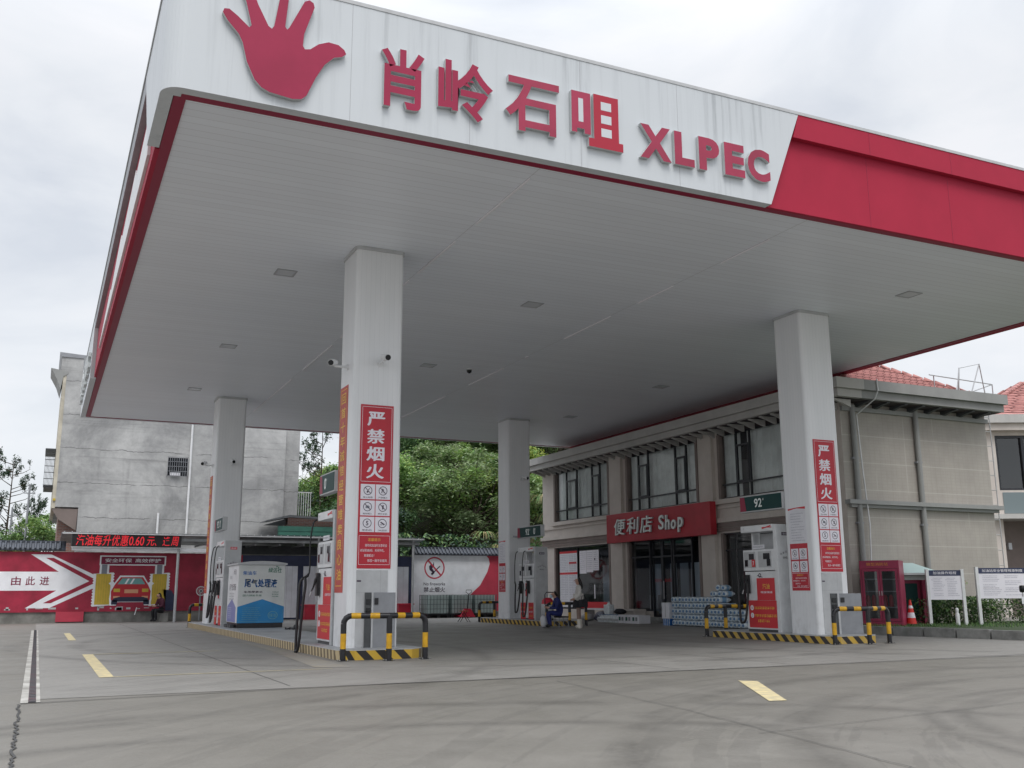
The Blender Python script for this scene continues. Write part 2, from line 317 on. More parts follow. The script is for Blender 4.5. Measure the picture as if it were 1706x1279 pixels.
def leafm(name, col):
    m = mat(name, col, .55, spec=.35)
    t = m.node_tree; b = t.nodes['Principled BSDF']
    oi = N(t, 'ShaderNodeObjectInfo'); g = N(t, 'ShaderNodeNewGeometry')
    hs = N(t, 'ShaderNodeHueSaturation'); hs.inputs['Color'].default_value = (*[min(.7, q_*.92) for q_ in col], 1)
    t.links.new(nmath(t, 'MULTIPLY_ADD', oi.outputs['Random'], .5, .75), hs.inputs['Value'])
    t.links.new(nmath(t, 'MULTIPLY_ADD', g.outputs['Random Per Island'], .05, .475), hs.inputs['Hue'])
    t.links.new(hs.outputs[0], b.inputs['Base Color'])
    tl = N(t, 'ShaderNodeBsdfTranslucent'); t.links.new(hs.outputs[0], tl.inputs[0])
    mx = N(t, 'ShaderNodeMixShader'); mx.inputs[0].default_value = .3
    o = t.nodes['Material Output']; t.links.new(b.outputs[0], mx.inputs[1]); t.links.new(tl.outputs[0], mx.inputs[2]); t.links.new(mx.outputs[0], o.inputs[0])
for n_, c_ in (('leaf_light', (.25, .38, .11)), ('leaf_mid', (.16, .27, .09)), ('leaf_dark', (.06, .12, .045)), ('leaf_pale', (.36, .46, .25)), ('leaf_yellow', (.32, .42, .08)), ('leaf_blue', (.06, .10, .08)), ('leaf_straw', (.30, .26, .12))): leafm(n_, c_)

# ------------------------------------------------------------ geometry helpers
class Fr:
    """a flat frame in the scene: origin, right, up, outward normal"""
    def __init__(s, o, u, v=(0, 0, 1), n=None):
        s.o = Vector(o); s.u = Vector(u).normalized(); s.v = Vector(v).normalized()
        s.n = Vector(n).normalized() if n else s.u.cross(s.v)
    def p(s, x, y, d=0): return s.o+s.u*x+s.v*y+s.n*d
def FRONT(x, y, z): return Fr((x, y, z), (1, 0, 0))            # looks towards -Y
def LEFT(x, y, z): return Fr((x, y, z), (0, -1, 0))            # looks towards -X
TXT = {}
def text_mesh(s, bold):
    k = (s, bold)
    if k not in TXT:
        c = bpy.data.curves.new('t', 'FONT'); c.body = s; c.offset = bold; c.resolution_u = 4; c.extrude = .5
        o = bpy.data.objects.new('t', c)
        me = bpy.data.meshes.new_from_object(o)
        vs = [v.co.copy() for v in me.vertices]; fs = [tuple(p.vertices) for p in me.polygons]
        bpy.data.objects.remove(o); bpy.data.meshes.remove(me)
        if not vs: vs = [Vector((0, 0, 0)), Vector((1, 0, 0)), Vector((0, 1, 0))]; fs = [(0, 1, 2)]
        x0 = min(v.x for v in vs); x1 = max(v.x for v in vs); y0 = min(v.y for v in vs); y1 = max(v.y for v in vs)
        TXT[k] = (vs, fs, x0, x1, y0, y1)
    return TXT[k]
class MB:
    def __init__(s): s.v = []; s.f = []; s.m = []; s.s = []; s.mats = []
    def mi(s, m):
        if m not in s.mats: s.mats.append(m)
        return s.mats.index(m)
    def face(s, pts, m, smooth=False):
        i = len(s.v); s.v += [Vector(p) for p in pts]; s.f.append(tuple(range(i, i+len(pts)))); s.m.append(s.mi(m)); s.s.append(smooth)
        return s
    def add(s, vs, fs, m, smooth=False):
        i = len(s.v); s.v += [Vector(p) for p in vs]; k = s.mi(m)
        for f in fs: s.f.append(tuple(a+i for a in f)); s.m.append(k); s.s.append(smooth)
        return s
    def box(s, x0, x1, y0, y1, z0, z1, m):
        vs = [(x, y, z) for z in (z0, z1) for y in (y0, y1) for x in (x0, x1)]
        return s.add(vs, [(0, 2, 3, 1), (4, 5, 7, 6), (0, 1, 5, 4), (2, 6, 7, 3), (0, 4, 6, 2), (1, 3, 7, 5)], m)
    def fbox(s, F, x0, x1, y0, y1, d0, d1, m):
        vs = [F.p(x, y, d) for d in (d0, d1) for y in (y0, y1) for x in (x0, x1)]
        return s.add(vs, [(0, 2, 3, 1), (4, 5, 7, 6), (0, 1, 5, 4), (2, 6, 7, 3), (0, 4, 6, 2), (1, 3, 7, 5)], m)
    def rect(s, F, x0, x1, y0, y1, m, d=.004): return s.face([F.p(x0, y0, d), F.p(x1, y0, d), F.p(x1, y1, d), F.p(x0, y1, d)], m)
    def poly(s, F, pts, m, d=.004): return s.face([F.p(x, y, d) for x, y in pts], m)
    def prism(s, F, pts, d0, d1, m, mside=None):
        n = len(pts); a = [F.p(x, y, d0) for x, y in pts]; b = [F.p(x, y, d1) for x, y in pts]
        s.add(b, [tuple(range(n))], m); s.add(a, [tuple(reversed(range(n)))], mside or m)
        s.add(a+b, [(i, (i+1) % n, n+(i+1) % n, n+i) for i in range(n)], mside or m); return s
    def ring(s, F, cx, cy, r0, r1, m, d=.004, n=28, ay=1.):
        P = [(math.cos(2*math.pi*i/n), math.sin(2*math.pi*i/n)) for i in range(n)]
        vs = [F.p(cx+x*r, cy+y*r*ay, d) for r in (r0, r1) for x, y in P]
        return s.add(vs, [(i, (i+1) % n, n+(i+1) % n, n+i) for i in range(n)], m)
    def disc(s, F, cx, cy, r, m, d=.004, n=24, ay=1.):
        return s.face([F.p(cx+r*math.cos(2*math.pi*i/n), cy+ay*r*math.sin(2*math.pi*i/n), d) for i in range(n)], m)
    def line(s, F, x0, y0, x1, y1, w, m, d=.004):
        dx, dy = x1-x0, y1-y0; l = math.hypot(dx, dy) or 1; nx, ny = -dy/l*w/2, dx/l*w/2
        return s.poly(F, [(x0-nx, y0-ny), (x1-nx, y1-ny), (x1+nx, y1+ny), (x0+nx, y0+ny)], m, d)
    def text(s, F, t, x0, y0, w, h, m, d=.004, bold=0., depth=0, mside=None, shear=0.):
        """fit text t into the rectangle; depth > 0 gives raised letters"""
        vs, fs, a, b, c, e = text_mesh(t, bold)
        kx, ky = w/(b-a), h/(e-c)
        P = []
        for q in vs:
            yy = (q.y-c)*ky
            P.append(F.p(x0+(q.x-a)*kx+yy*shear, y0+yy, d+(depth if q.z > 0 else 0)))
        if depth:
            ff = [f for f in fs if all(vs[i].z > 0 for i in f)]; sf = [f for f in fs if not all(vs[i].z > 0 for i in f)]
            i = len(s.v); s.v += P
            for L_, mm in ((ff, m), (sf, mside or m)):
                k = s.mi(mm)
                for f in L_: s.f.append(tuple(z+i for z in f)); s.m.append(k); s.s.append(False)
        else:
            ff = [f for f in fs if all(vs[i].z > 0 for i in f)]
            use = sorted({i for f in ff for i in f}); mp_ = {q: i for i, q in enumerate(use)}
            s.add([P[i] for i in use], [tuple(mp_[i] for i in f) for f in ff], m)
        return s
    def scribble(s, F, x0, y0, w, h, n, m, d=.004):
        """a line of print too small to read: tiny strokes, one cluster per character"""
        cw = w/n
        for i in range(n):
            cx = x0+i*cw; q = random.random
            s.rect(F, cx+cw*.12, cx+cw*.82, y0+h*(.7+.1*q()), y0+h*(.86+.1*q()), m, d)
            s.rect(F, cx+cw*(.3+.2*q()), cx+cw*(.5+.2*q()), y0, y0+h*.9, m, d+.0005)
            s.rect(F, cx+cw*.1, cx+cw*.85, y0+h*(.2+.2*q()), y0+h*(.42+.1*q()), m, d+.001)
        return s
    def tube(s, pts, r, m, seg=10, mfun=None, cap=True):
        pts = [Vector(p) for p in pts]; n = len(pts); rs = r if isinstance(r, (list, tuple)) else [r]*n
        T = [(pts[min(i+1, n-1)]-pts[max(i-1, 0)]).normalized() for i in range(n)]
        up = Vector((0, 0, 1)) if abs(T[0].z) < .9 else Vector((1, 0, 0))
        a = T[0].cross(up).normalized(); rings = []
        for i in range(n):
            a = (a-T[i]*a.dot(T[i])).normalized(); b = T[i].cross(a)
            rings.append([pts[i]+(a*math.cos(2*math.pi*k/seg)+b*math.sin(2*math.pi*k/seg))*rs[i] for k in range(seg)])
        for i in range(n-1):
            mm = mfun(i) if mfun else m
            vs = rings[i]+rings[i+1]; s.add(vs, [(k, (k+1) % seg, seg+(k+1) % seg, seg+k) for k in range(seg)], mm, True)
        if cap: s.face(list(reversed(rings[0])), mfun(0) if mfun else m); s.face(rings[-1], mfun(n-2) if mfun else m)
        return s
    def lathe(s, c, prof, m, seg=16, axis='Z'):
        c = Vector(c); V = []
        for r, h in prof:
            for k in range(seg):
                x, y = r*math.cos(2*math.pi*k/seg), r*math.sin(2*math.pi*k/seg)
                V.append(c+(Vector((x, y, h)) if axis == 'Z' else Vector((h, x, y)) if axis == 'X' else Vector((x, h, y))))
        n = len(prof)
        F = [(i*seg+k, i*seg+(k+1) % seg, (i+1)*seg+(k+1) % seg, (i+1)*seg+k) for i in range(n-1) for k in range(seg)]
        s.add(V, F, m, True)
        s.face(V[:seg][::-1], m); s.face(V[-seg:], m); return s
    def rbox(s, x0, x1, y0, y1, z0, z1, r, m, seg=5):
        """box with rounded vertical edges"""
        P = []
        for cx, cy, a0 in ((x1-r, y1-r, 0), (x0+r, y1-r, 90), (x0+r, y0+r, 180), (x1-r, y0+r, 270)):
            for i in range(seg+1):
                a = R(a0+90*i/seg); P.append((cx+r*math.cos(a), cy+r*math.sin(a)))
        n = len(P); vs = [(x, y, z0) for x, y in P]+[(x, y, z1) for x, y in P]
        i0 = len(s.f)
        s.add(vs, [(i, (i+1) % n, n+(i+1) % n, n+i) for i in range(n)], m, True)
        for j in range(n):
            if (j+1) % (seg+1) == 0: s.s[i0+j] = False
        s.add(vs, [tuple(reversed(range(n))), tuple(range(n, 2*n))], m); return s
    def build(s, name, parent=None, loc=None, bevel=0):
        org = Vector(loc) if loc is not None else (parent['_o'] if parent is not None else (0, 0, 0))
        org = Vector(org)
        me = bpy.data.meshes.new(name); me.from_pydata([tuple(v-org) for v in s.v], [], s.f)
        for k in s.mats: me.materials.append(MATS[k])
        me.polygons.foreach_set('material_index', s.m); me.polygons.foreach_set('use_smooth', s.s); me.update()
        o = bpy.data.objects.new(name, me); COL.objects.link(o); o['_o'] = tuple(org)
        if parent is not None: o.parent = parent; 
        else: o.location = org
        if bevel:
            b = o.modifiers.new('b', 'BEVEL'); b.width = bevel; b.segments = 2; b.limit_method = 'ANGLE'; b.angle_limit = R(50)
        return o
def tag(o, label, cat, group=None):
    o['label'] = label; o['category'] = cat
    if group: o['group'] = group
    return o
def thing(name, label, cat, loc=(0, 0, 0), group=None):
    o = bpy.data.objects.new(name, None); COL.objects.link(o); o.location = loc; o['_o'] = tuple(loc); o.empty_display_size = .2
    return tag(o, label, cat, group)
def struct(name, mb, kind='structure'):
    o = mb.build(name); o['kind'] = kind; return o
def dup(root, loc, rotz=0, label=None, scale=None):
    def cp(o, par):
        c = o.copy(); COL.objects.link(c)
        if par is not None: c.parent = par
        for ch in o.children: cp(ch, c)
        return c
    r = cp(root, None); r.location = loc; r.rotation_euler = (0, 0, rotz)
    if scale: r.scale = (scale,)*3 if not isinstance(scale, tuple) else scale
    if label: r['label'] = label
    return r

# ------------------------------------------------------------ ground
H = 8.09; CX0, CX1, CY0, CY1 = .975, 23.193, 13.373, 42.5
COLX = (5.804, 17.17); COLY = (19.158, 36.489); CW = .5
g = MB()
g.face([(-400, -200, 0), (500, -200, 0), (500, 700, 0), (-400, 700, 0)], 'road_concrete'); struct('ground', g)
g = MB(); g.face([(.06, 13.25, .004), (23, 13.25, .004), (23, 46.95, .004), (.06, 46.95, .004)], 'forecourt_concrete'); struct('pavement', g)
# joints and cracks between the slabs
g = MB()
def wob(pts, w, m='joint', z=.009, amp=.02, step=.35):
    for (x0, y0), (x1, y1) in zip(pts, pts[1:]):
        n = max(1, int(math.hypot(x1-x0, y1-y0)/step)); P = []
        for i in range(n+1):
            k = i/n; P.append((x0+(x1-x0)*k+random.uniform(-amp, amp), y0+(y1-y0)*k+random.uniform(-amp, amp)))
        for (a, b), (c, d) in zip(P, P[1:]):
            l = math.hypot(c-a, d-b) or 1; nx, ny = -(d-b)/l*w/2, (c-a)/l*w/2
            g.face([(a-nx, b-ny, z), (c-nx, d-ny, z), (c+nx, d+ny, z), (a+nx, b+ny, z)], m)
wob([(-.06, 12.8), (3.65, 13.2), (9.7, 13.25)], .035); wob([(9.7, 13.25), (17, 13.4), (23, 13.6)], .03)
wob([(6.55, 12.6), (6.13, 8.8), (5.55, 5.4), (5, 1)], .009, amp=.012, step=.2)
wob([(-.08, 12.7), (-.06, 8.2), (-.1, 3)], .022, amp=.022, step=.1)
wob([(5.7, 7.2), (12, 8.2), (22, 9.6)], .008, amp=.01); wob([(-6, 17.5), (-.1, 17.4)], .02); wob([(-9, 27), (-.1, 27)], .02)
for y in (19, 25, 31, 37): wob([(6.9, y), (15.8, y)], .012, z=.0085, amp=.006)
for x in (3.1, 9.2, 11.4, 13.6): wob([(x, 13.5), (x, 44)], .012, z=.008, amp=.006)
struct('pavement_joints', g)
g = MB()
def qd(a, b, c, d, m, z=.009): g.face([(*p, z) for p in (a, b, c, d)], m)
qd((7.44, 9.2), (7.66, 9.17), (8.93, 11.27), (8.75, 11.45), 'line_paint', .006)
g.face([(.92, 16.15, .009), (1.12, 16.15, .009), (1.12, 22.35, .009), (.92, 22.35, .009)], 'line_paint'); g.face([(1.12, 16.15, .009), (4.4, 16.2, .009), (4.4, 16.25, .009), (1.12, 16.22, .009)], 'line_faded')
g.face([(1.12, 22.25, .009), (3.6, 22.3, .009), (3.6, 22.36, .009), (1.12, 22.35, .009)], 'line_faded'); g.face([(.85, 29.2, .009), (1.03, 29.2, .009), (1.03, 34.6, .009), (.85, 34.6, .009)], 'line_paint')
g.face([(4.2, 16.6, .008), (4.75, 16.4, .008), (4.9, 22, .008), (4.65, 26, .008), (4.55, 22, .008)], 'stain_yellow')
struct('road_markings', g)
g = MB()
g.face([(-.07, 12.85, .008), (.01, 12.85, .008), (.01, 38, .008), (-.07, 38, .008)], 'drain_white'); g.face([(.09, 12.85, .0085), (.135, 12.85, .0085), (.13, 38, .0085), (.09, 38, .0085)], 'drain_white')
g.face([(.01, 12.85, .0125), (.09, 12.85, .0125), (.09, 38, .0125), (.01, 38, .0125)], 'drain_grate')
for i in range(120): g.box(.014, .086, 12.9+i*.21, 12.93+i*.21, .0128, .018, 'dark_grey')
tag(g.build('drain_channel'), 'narrow floor drain with reddish grate between faded white kerb lines', 'drain')

# ------------------------------------------------------------ canopy
cn = thing('canopy', 'huge white and red filling station canopy on four square columns', 'canopy', (CX0, CY0, 0))
ZB, ZT = 8.06, 9.98
F = FRONT(0, CY0, 0)
m = MB()
m.prism(F, [(CX0+.28, ZB), (11.48, ZB), (12.25, ZT), (CX0+.28, ZT)], -.18, 0, 'fascia_white')
# rounded near corner, then the short white return along the side
seg = 8; P = [(CX0+.28-.28*math.cos(R(90*(1-i/seg)))*1, CY0+.28-.28*math.sin(R(90*(1-i/seg)))) for i in range(seg+1)]
for (a, b), (c, d) in zip(P, P[1:]):
    m.add([(a, b, ZB), (c, d, ZB), (c, d, ZT), (a, b, ZT)], [(0, 3, 2, 1)], 'fascia_white', True)
LF = LEFT(CX0, 0, 0)
m.prism(LF, [(-(CY0+.28), ZB), (-(CY0+.28), ZT), (-17.0, ZT), (-15.5, ZB)][::-1], -.18, 0, 'fascia_white')
m.face([(CX0+.28, CY0+.02, ZB), (CX0+.28, CY0+.28, ZB), *[(x, y, ZB) for x, y in reversed(P)]], 'fascia_white')
m2_ = MB(); m2_.prism(LF, [(-42.5, ZB), (-34.4, ZB), (-33.6, ZT), (-42.5, ZT)], -.18, 0, 'fascia_white'); m2_.build('far_fascia', cn)
for x in (3.62, 5.55, 7.55, 9.5): m.fbox(F, x, x+.006, ZB, ZT, 0, .002, 'print_grey')
m.build('fascia', cn)
m = MB()
m.prism(F, [(12.10, 9.50), (CX1, 9.50), (CX1, ZT), (12.25, ZT)], -.18, -.002, 'fascia_red')
m.prism(F, [(11.50, ZB), (CX1, ZB), (CX1, 9.499), (12.08, 9.499)], -.2, -.13, 'fascia_red')
m.prism(LF, [(-33.6, 9.55), (-16.68, 9.55), (-17.0, ZT), (-33.6, ZT)], -.18, -.002, 'mid_grey')
m.prism(LF, [(-34.2, ZB), (-15.55, ZB), (-16.64, 9.549), (-33.8, 9.549)], -.2, -.12, 'fascia_red')
m.box(CX1-.18, CX1, CY0+.2, CY1, ZB, ZT, 'fascia_red'); m.box(CX0+.2, CX1-.2, CY1-.18, CY1, ZB, ZT, 'fascia_white')
for x in (14.0, 16.2, 18.4, 20.6):
    m.fbox(F, x, x+.008, 9.5, ZT, -.002, .001, 'trim_magenta'); m.fbox(F, x, x+.008, ZB, 9.499, -.13, -.127, 'trim_magenta')
m.build('red_fascia', cn)
m = MB()
m.prism(LF, [(-31, 8.3), (-16.4, 8.3), (-16.2, 9.1), (-19, 8.95), (-19.2, 9.15), (-22.5, 8.85), (-22.8, 9.05), (-26, 8.6), (-26.2, 8.75)], -.12, -.07, 'white_paint'); m.build('fascia_swoosh', cn)
m = MB()
m.box(CX0-.02, CX1, CY0-.01, CY1, ZT, ZT+.06, 'pale_grey'); m.box(CX0+.3, CX1-.3, CY0+.3, CY1-.3, 8.3, 8.5, 'pale_grey'); m.build('roof', cn)
m = MB(); m.box(CX0+.36, CX1-.30, CY0+.32, CY1-.20, H, H+.05, 'soffit')
for x in (7.0, 12.68):
    m.box(x-.016, x-.010, CY0+.4, CY1-.3, H-.003, H-.001, 'pale_grey')
    for ya, yb in ((14.2, 16.5), (17.6, 19.8), (20.4, 23.6), (25.2, 26.1), (27.0, 30.5), (32, 38.5)): m.box(x-.010, x+.012, ya+(x > 10)*.7, yb, H-.03, H-.001, 'print_white')
m.build('soffit', cn)
m = MB()
def ringbox(x0, x1, y0, y1, w, z0, z1, k):
    m.box(x0+w, x1, y0, y0+w, z0, z1, k); m.box(x0, x0+w, y0+w, y1-w, z0, z1, k); m.box(x0+w, x1-w, y1-w, y1, z0, z1, k); m.box(x1-w, x1, y0+w, y1-w, z0, z1, k)
    n = 6; a = [(x0+w-w*math.cos(R(90-90*i/n)), y0+w-w*math.sin(R(90-90*i/n))) for i in range(n+1)]
    m.face([(x0+w, y0+w, z0)]+[(p, q, z0) for p, q in reversed(a)], k)
ringbox(CX0+.19, CX1-.12, CY0+.18, CY1-.03, .17, H-.025, H+.03, 'trim_magenta'); m.build('edge_trim', cn)
m = MB()
# raised hand emblem
hand = [(2.30,8.27),(2.42,8.22),(2.75,8.185),(2.88,8.21),(2.95,8.28),(3.08,8.60),(3.20,8.83),(3.34,8.98),(3.46,9.02),(3.52,9.08),(3.49,9.14),(3.40,9.20),(3.25,9.21),(3.10,9.14),(2.98,9.03),(2.90,9.01),(2.87,9.06),(2.88,9.25),(3.02,9.72),(3.00,9.79),(2.94,9.82),(2.87,9.78),(2.66,9.30),(2.63,9.26),(2.60,9.30),(2.63,9.70),(2.64,9.86),(2.60,9.92),(2.54,9.90),(2.50,9.70),(2.44,9.27),(2.41,9.22),(2.36,9.25),(2.20,9.55),(2.10,9.80),(2.04,9.86),(1.97,9.83),(1.95,9.76),(2.03,9.55),(2.12,9.20),(2.09,9.16),(1.92,9.30),(1.80,9.38),(1.73,9.37),(1.71,9.31),(1.78,9.20),(1.95,9.02),(2.01,8.90),(2.08,8.62),(2.20,8.37)]
m.prism(F, hand, .01, .075, 'letter_faded', 'letter_side'); m.build('hand_emblem', cn)
m = MB()
for ch, x, wd, z, h in (('肖', 4.07, .69, 8.39, .98), ('岭', 4.99, .93, 8.42, .98), ('石', 6.14, .97, 8.44, .93)):
    m.text(F, ch, x, z, wd, h, 'letter_red' if ch == '石' else 'letter_faded', .01, .022, .07, 'letter_side')
m.prism(F, [(7.34, 8.62), (7.44, 8.62), (7.44, 8.70), (7.58, 8.70), (7.58, 8.62), (7.70, 8.62), (7.70, 9.36), (7.34, 9.36)], .01, .08, 'letter_red', 'letter_side')
m.prism(F, [(7.47, 8.82), (7.56, 8.82), (7.56, 9.24), (7.47, 9.24)], .08, .082, 'fascia_white')
m.prism(F, [(7.66, 8.42), (8.32, 8.42), (8.32, 8.57), (8.24, 8.57), (8.24, 9.38), (7.76, 9.38), (7.76, 8.57), (7.66, 8.57)], .01, .08, 'letter_bright_red', 'letter_side')
for z in (8.63, 8.87, 9.11): m.prism(F, [(7.90, z), (8.10, z), (8.10, z+.15), (7.90, z+.15)], .08, .082, 'fascia_white')
for ch, x, wd in (('X', 8.66, .63), ('L', 9.36, .41), ('P', 9.87, .44), ('E', 10.42, .44), ('C', 10.93, .50)):
    m.text(F, ch, x, 8.42, wd, .62, 'letter_red', .01, .045, .07, 'letter_side')
m.build('lettering', cn); m = MB()
for i, ch in enumerate('肖岭石咀'): m.text(LF, ch, -(41.6-i*1.15), 8.4, .9, .98, 'letter_side', .01, .02, .08, 'letter_side')
m.text(LF, 'XLPEC', -36.9, 8.42, 2.3, .6, 'letter_side', .01, .03, .08, 'letter_side')
m.build('side_lettering', cn)
# columns
for i, (cx, cy, lab) in enumerate(((COLX[0], COLY[0], 'square white column nearest the camera, behind the barrier with two red signs'), (COLX[0], COLY[1], 'square white column behind the blue and white cabinet'),
                        (COLX[1], COLY[1], 'square white column in the middle, at the far pumps by the shop'), (COLX[1], COLY[0], 'square white column beside the pump marked 7'))):
    c = thing('canopy_column', lab, 'column', (cx, cy, .15), 'columns holding up the canopy')
    m = MB(); m.rbox(cx-CW, cx+CW, cy-CW, cy+CW, .15, H-.02, .085, 'column_panel'); m.build('shaft', c)
    m = MB(); m.rbox(cx-CW-.03, cx+CW+.03, cy-CW-.03, cy+CW+.03, H-.07, H-.002, .14, 'pale_grey'); m.build('top_collar', c)
    if i in (0, 3):
        m = MB(); G = FRONT(cx-.34, cy-CW, 0)
        m.fbox(G, 0, .62, .2, 1.62, 0, .012, 'pale_grey'); m.rect(G, 0, .62, 1.2, 1.206, 'print_grey', .014); m.rect(G, .47, .476, 1.2, 1.62, 'print_grey', .014); m.rect(G, .005, .09, 1.40, 1.43, 'print_dark', .015); m.build('access_panel', c)
# lights in the soffit
LIG = [(4.36, 21), (4.35, 28.3), (4.33, 35), (10.4, 21), (10.4, 28.3), (18.85, 28.15), (18.85, 34.7), (18.2, 16.56), (4.36, 15.2), (10.4, 35), (18.85, 21.5)]
l0 = thing('canopy_lamp', 'square recessed canopy lamp, unlit, flush in the grey ceiling', 'ceiling light', (*LIG[0], H), 'recessed lamps in the canopy ceiling')
m = MB(); x, y = LIG[0]
for a in (-1, 1): m.box(x-.22, x+.22, y+a*.2-.02, y+a*.2+.02, H-.016, H-.001, 'lamp_frame'); m.box(x+a*.2-.02, x+a*.2+.02, y-.18, y+.18, H-.016, H-.001, 'lamp_frame')
m.build('frame', l0); m = MB(); m.box(x-.18, x+.18, y-.18, y+.18, H-.012, H-.001, 'lamp_lens'); m.build('lens', l0)
labs = ['in front of the nearest column, left of the hose tower', 'between the two left columns', 'in the far left of the ceiling near the far left column', 'in the middle of the ceiling, right of the nearest column', 'beside the small dome camera', 'near the shop side of the ceiling, left of the right column', 'farthest one, above the shop sign', 'at the right, above the right column', 'nearest the hand emblem', 'hidden behind the nearest column', 'behind the right column']
for k, (x, y) in enumerate(LIG):
    if k in (8, 9, 10): continue
    lb = 'unlit square ceiling lamp '+labs[k]
    if k == 0: l0['label'] = lb
    else: dup(l0, (x, y, H), 0, lb)
t = thing('dome_camera', 'tiny dark dome camera hanging from the middle of the canopy ceiling', 'camera', (11.75, 28.24, H))
m = MB(); m.lathe((11.75, 28.24, H-.1), [(.09, .1), (.1, .06)], 'white_paint'); m.build('base', t); m = MB(); m.lathe((11.75, 28.24, H-.15), [(.02, 0), (.07, .03), (.085, .1)], 'screen_dark'); m.build('dome', t)

# bullet cameras on the columns
def cctv(x, y, z, dirn, look, label):
    t = thing('security_camera', label, 'camera', (x, y, z), 'bullet cameras on the columns')
    d = Vector(dirn); l = Vector(look).normalized(); b = Vector((x, y, z))
    m = MB(); m.tube([b, b+d*.28], .025, 'white_paint'); m.tube([b-d*.0, b+d*.03], .06, 'white_paint'); m.build('bracket', t)
    e = b+d*.3+Vector((0, 0, .07)); m = MB(); m.tube([e-l*.14, e+l*.1], .055, 'white_paint', 12); m.tube([e-l*.02, e+l*.16], .068, 'white_paint', 12); m.build('housing', t)
    m = MB(); m.tube([e+l*.161, e+l*.175], .055, 'screen_dark', 12); m.build('lens', t)
fx, fy = COLX[0], COLY[0]
cctv(fx+.03, fy-CW, 5.68, (0, -1, 0), (.1, -1, -.25), 'black faced bullet camera above the tall red sign on the nearest column')
cctv(fx-CW, fy-.05, 5.65, (-1, 0, 0), (-.6, -.9, -.25), 'white bullet camera sticking out left from the nearest column')
cctv(fx+.05, COLY[1]-CW, 5.68, (0, -1, 0), (.1, -1, -.25), 'small bullet camera facing front on the far left column')
cctv(fx-CW, COLY[1]-.05, 5.65, (-1, 0, 0), (-.6, -.9, -.25), 'small bullet camera on the left face of the far left column')
cctv(COLX[1]+.1, COLY[1]-CW, 5.6, (0, -1, 0), (.4, -1, -.25), 'dark bullet camera on the middle column near the shop')

# ------------------------------------------------------------ pump islands
def island(x0, x1, y0, y1, label, name='pump_island', stripes='hazard_stripes'):
    t = thing(name, label, 'pump island', ((x0+x1)/2, y0, 0), 'striped pump islands')
    c = .28
    P = [(x0+c, y0), (x1-c, y0), (x1, y0+c), (x1, y1), (x0, y1), (x0, y0+c)]
    m = MB(); n = len(P)
    m.add([(x, y, .002) for x, y in P]+[(x, y, .17) for x, y in P], [(i, (i+1) % n, n+(i+1) % n, n+i) for i in range(n)], stripes); m.build('kerb', t)
    m = MB(); F0 = Fr((0, 0, 0), (1, 0, 0), (0, 1, 0)); m.prism(F0, [(x, y) for x, y in P], .171, .185, 'island_top', 'pale_grey'); m.build('island_top', t)
island(COLX[0]-.80, COLX[0]+.86, 18.02, 38.2, 'long left pump island edged with tan and brown stripes, under two columns', stripes='faded_stripes')
island(COLX[1]-.80, COLX[1]+.80, 32.2, 38.0, 'far pump island with yellow and black stripes, beside the seated person')
island(COLX[1]-.80, COLX[1]+.80, 17.95, 22.4, 'right pump island with yellow and black stripes, below the pump marked 7')

# barrier rails
def rail(label, loc, rot):
    t = thing('guard_rail', label, 'barrier', (0, 0, 0), 'yellow and black barriers at the island ends')
    A = [(-.77, .13, 0), (0, -.14, 0), (.74, 0, 0)]
    h, r = .79, .052
    def bands(P, rr, name, pat, cap=True):
        m = MB(); m.tube(P, rr, 'black_paint', 14, mfun=lambda i: pat[min(i, len(pat)-1)], cap=cap); return m.build(name, t)
    Bk, Ye = 'black_paint', 'yellow_paint'
    for k, (x, y, z) in enumerate(A):
        m = MB(); zz = [0, .21, .215, .48, .485, h-.14 if k != 1 else h]; mm = [Bk, Bk, Ye, Bk, Bk]
        m.tube([(x, y, q) for q in zz], r, Bk, 14, mfun=lambda i, mm=mm: mm[i])
        p = m.build('post', t)
        m = MB(); m.box(x-.09, x+.09, y-.09, y+.09, .001, .012, 'black_paint')
        for a in (-.07, .07):
            for b in (-.07, .07): m.lathe((x+a, y+b, .012), [(.01, 0), (.01, .02)], 'steel', 8)
        m.build('foot_plate', p)
    a, b, c = [Vector((x, y, h)) for x, y, z in A]
    P = [a+Vector((0, 0, -.14))]
    d1 = (b-a).normalized(); d2 = (c-b).normalized()
    for q in (20, 45, 70): P.append(a+Vector((0, 0, -.14))+Vector((0, 0, .14*math.sin(R(q))))+d1*(.14*(1-math.cos(R(q)))))
    P.append(a+d1*.14); pat = [Bk]*4
    L1 = (b-a).length-.14
    for k in range(1, 5): P.append(a+d1*(.14+L1*k/4)); pat.append(Ye if k % 2 else Bk)
    L2 = (c-b).length-.14
    for k in range(1, 5): P.append(b+d2*(L2*k/4)); pat.append(Bk if k % 2 else Ye)
    for q in (20, 45, 70, 90): P.append(c-d2*.14+d2*(.14*math.sin(R(q)))+Vector((0, 0, -.14*(1-math.cos(R(q)))))); pat.append(Bk)
    bands(P, r, 'top_bar', pat)
    t.location = loc; t.rotation_euler = (0, 0, rot); t['_o'] = loc
    return t
rl = rail('yellow and black barrier in front of the nearest column', (COLX[0], 17.78, 0), 0)
dup(rl, (COLX[1], 17.74, 0), 0, 'yellow and black barrier in front of the column beside the pump marked 7')
dup(rl, (COLX[0], 38.4, 0), math.pi, 'yellow and black barrier at the far end of the left island')
dup(rl, (COLX[1], 22.75, 0), math.pi, 'yellow and black barrier in front of the stacked water bottles')
dup(rl, (COLX[1], 38.3, 0), math.pi, 'yellow and black barrier by the white tanks, left of the middle column')
dup(rl, (COLX[1]-.05, 31.95, 0), 0, 'yellow and black barrier beside the seated person in blue')

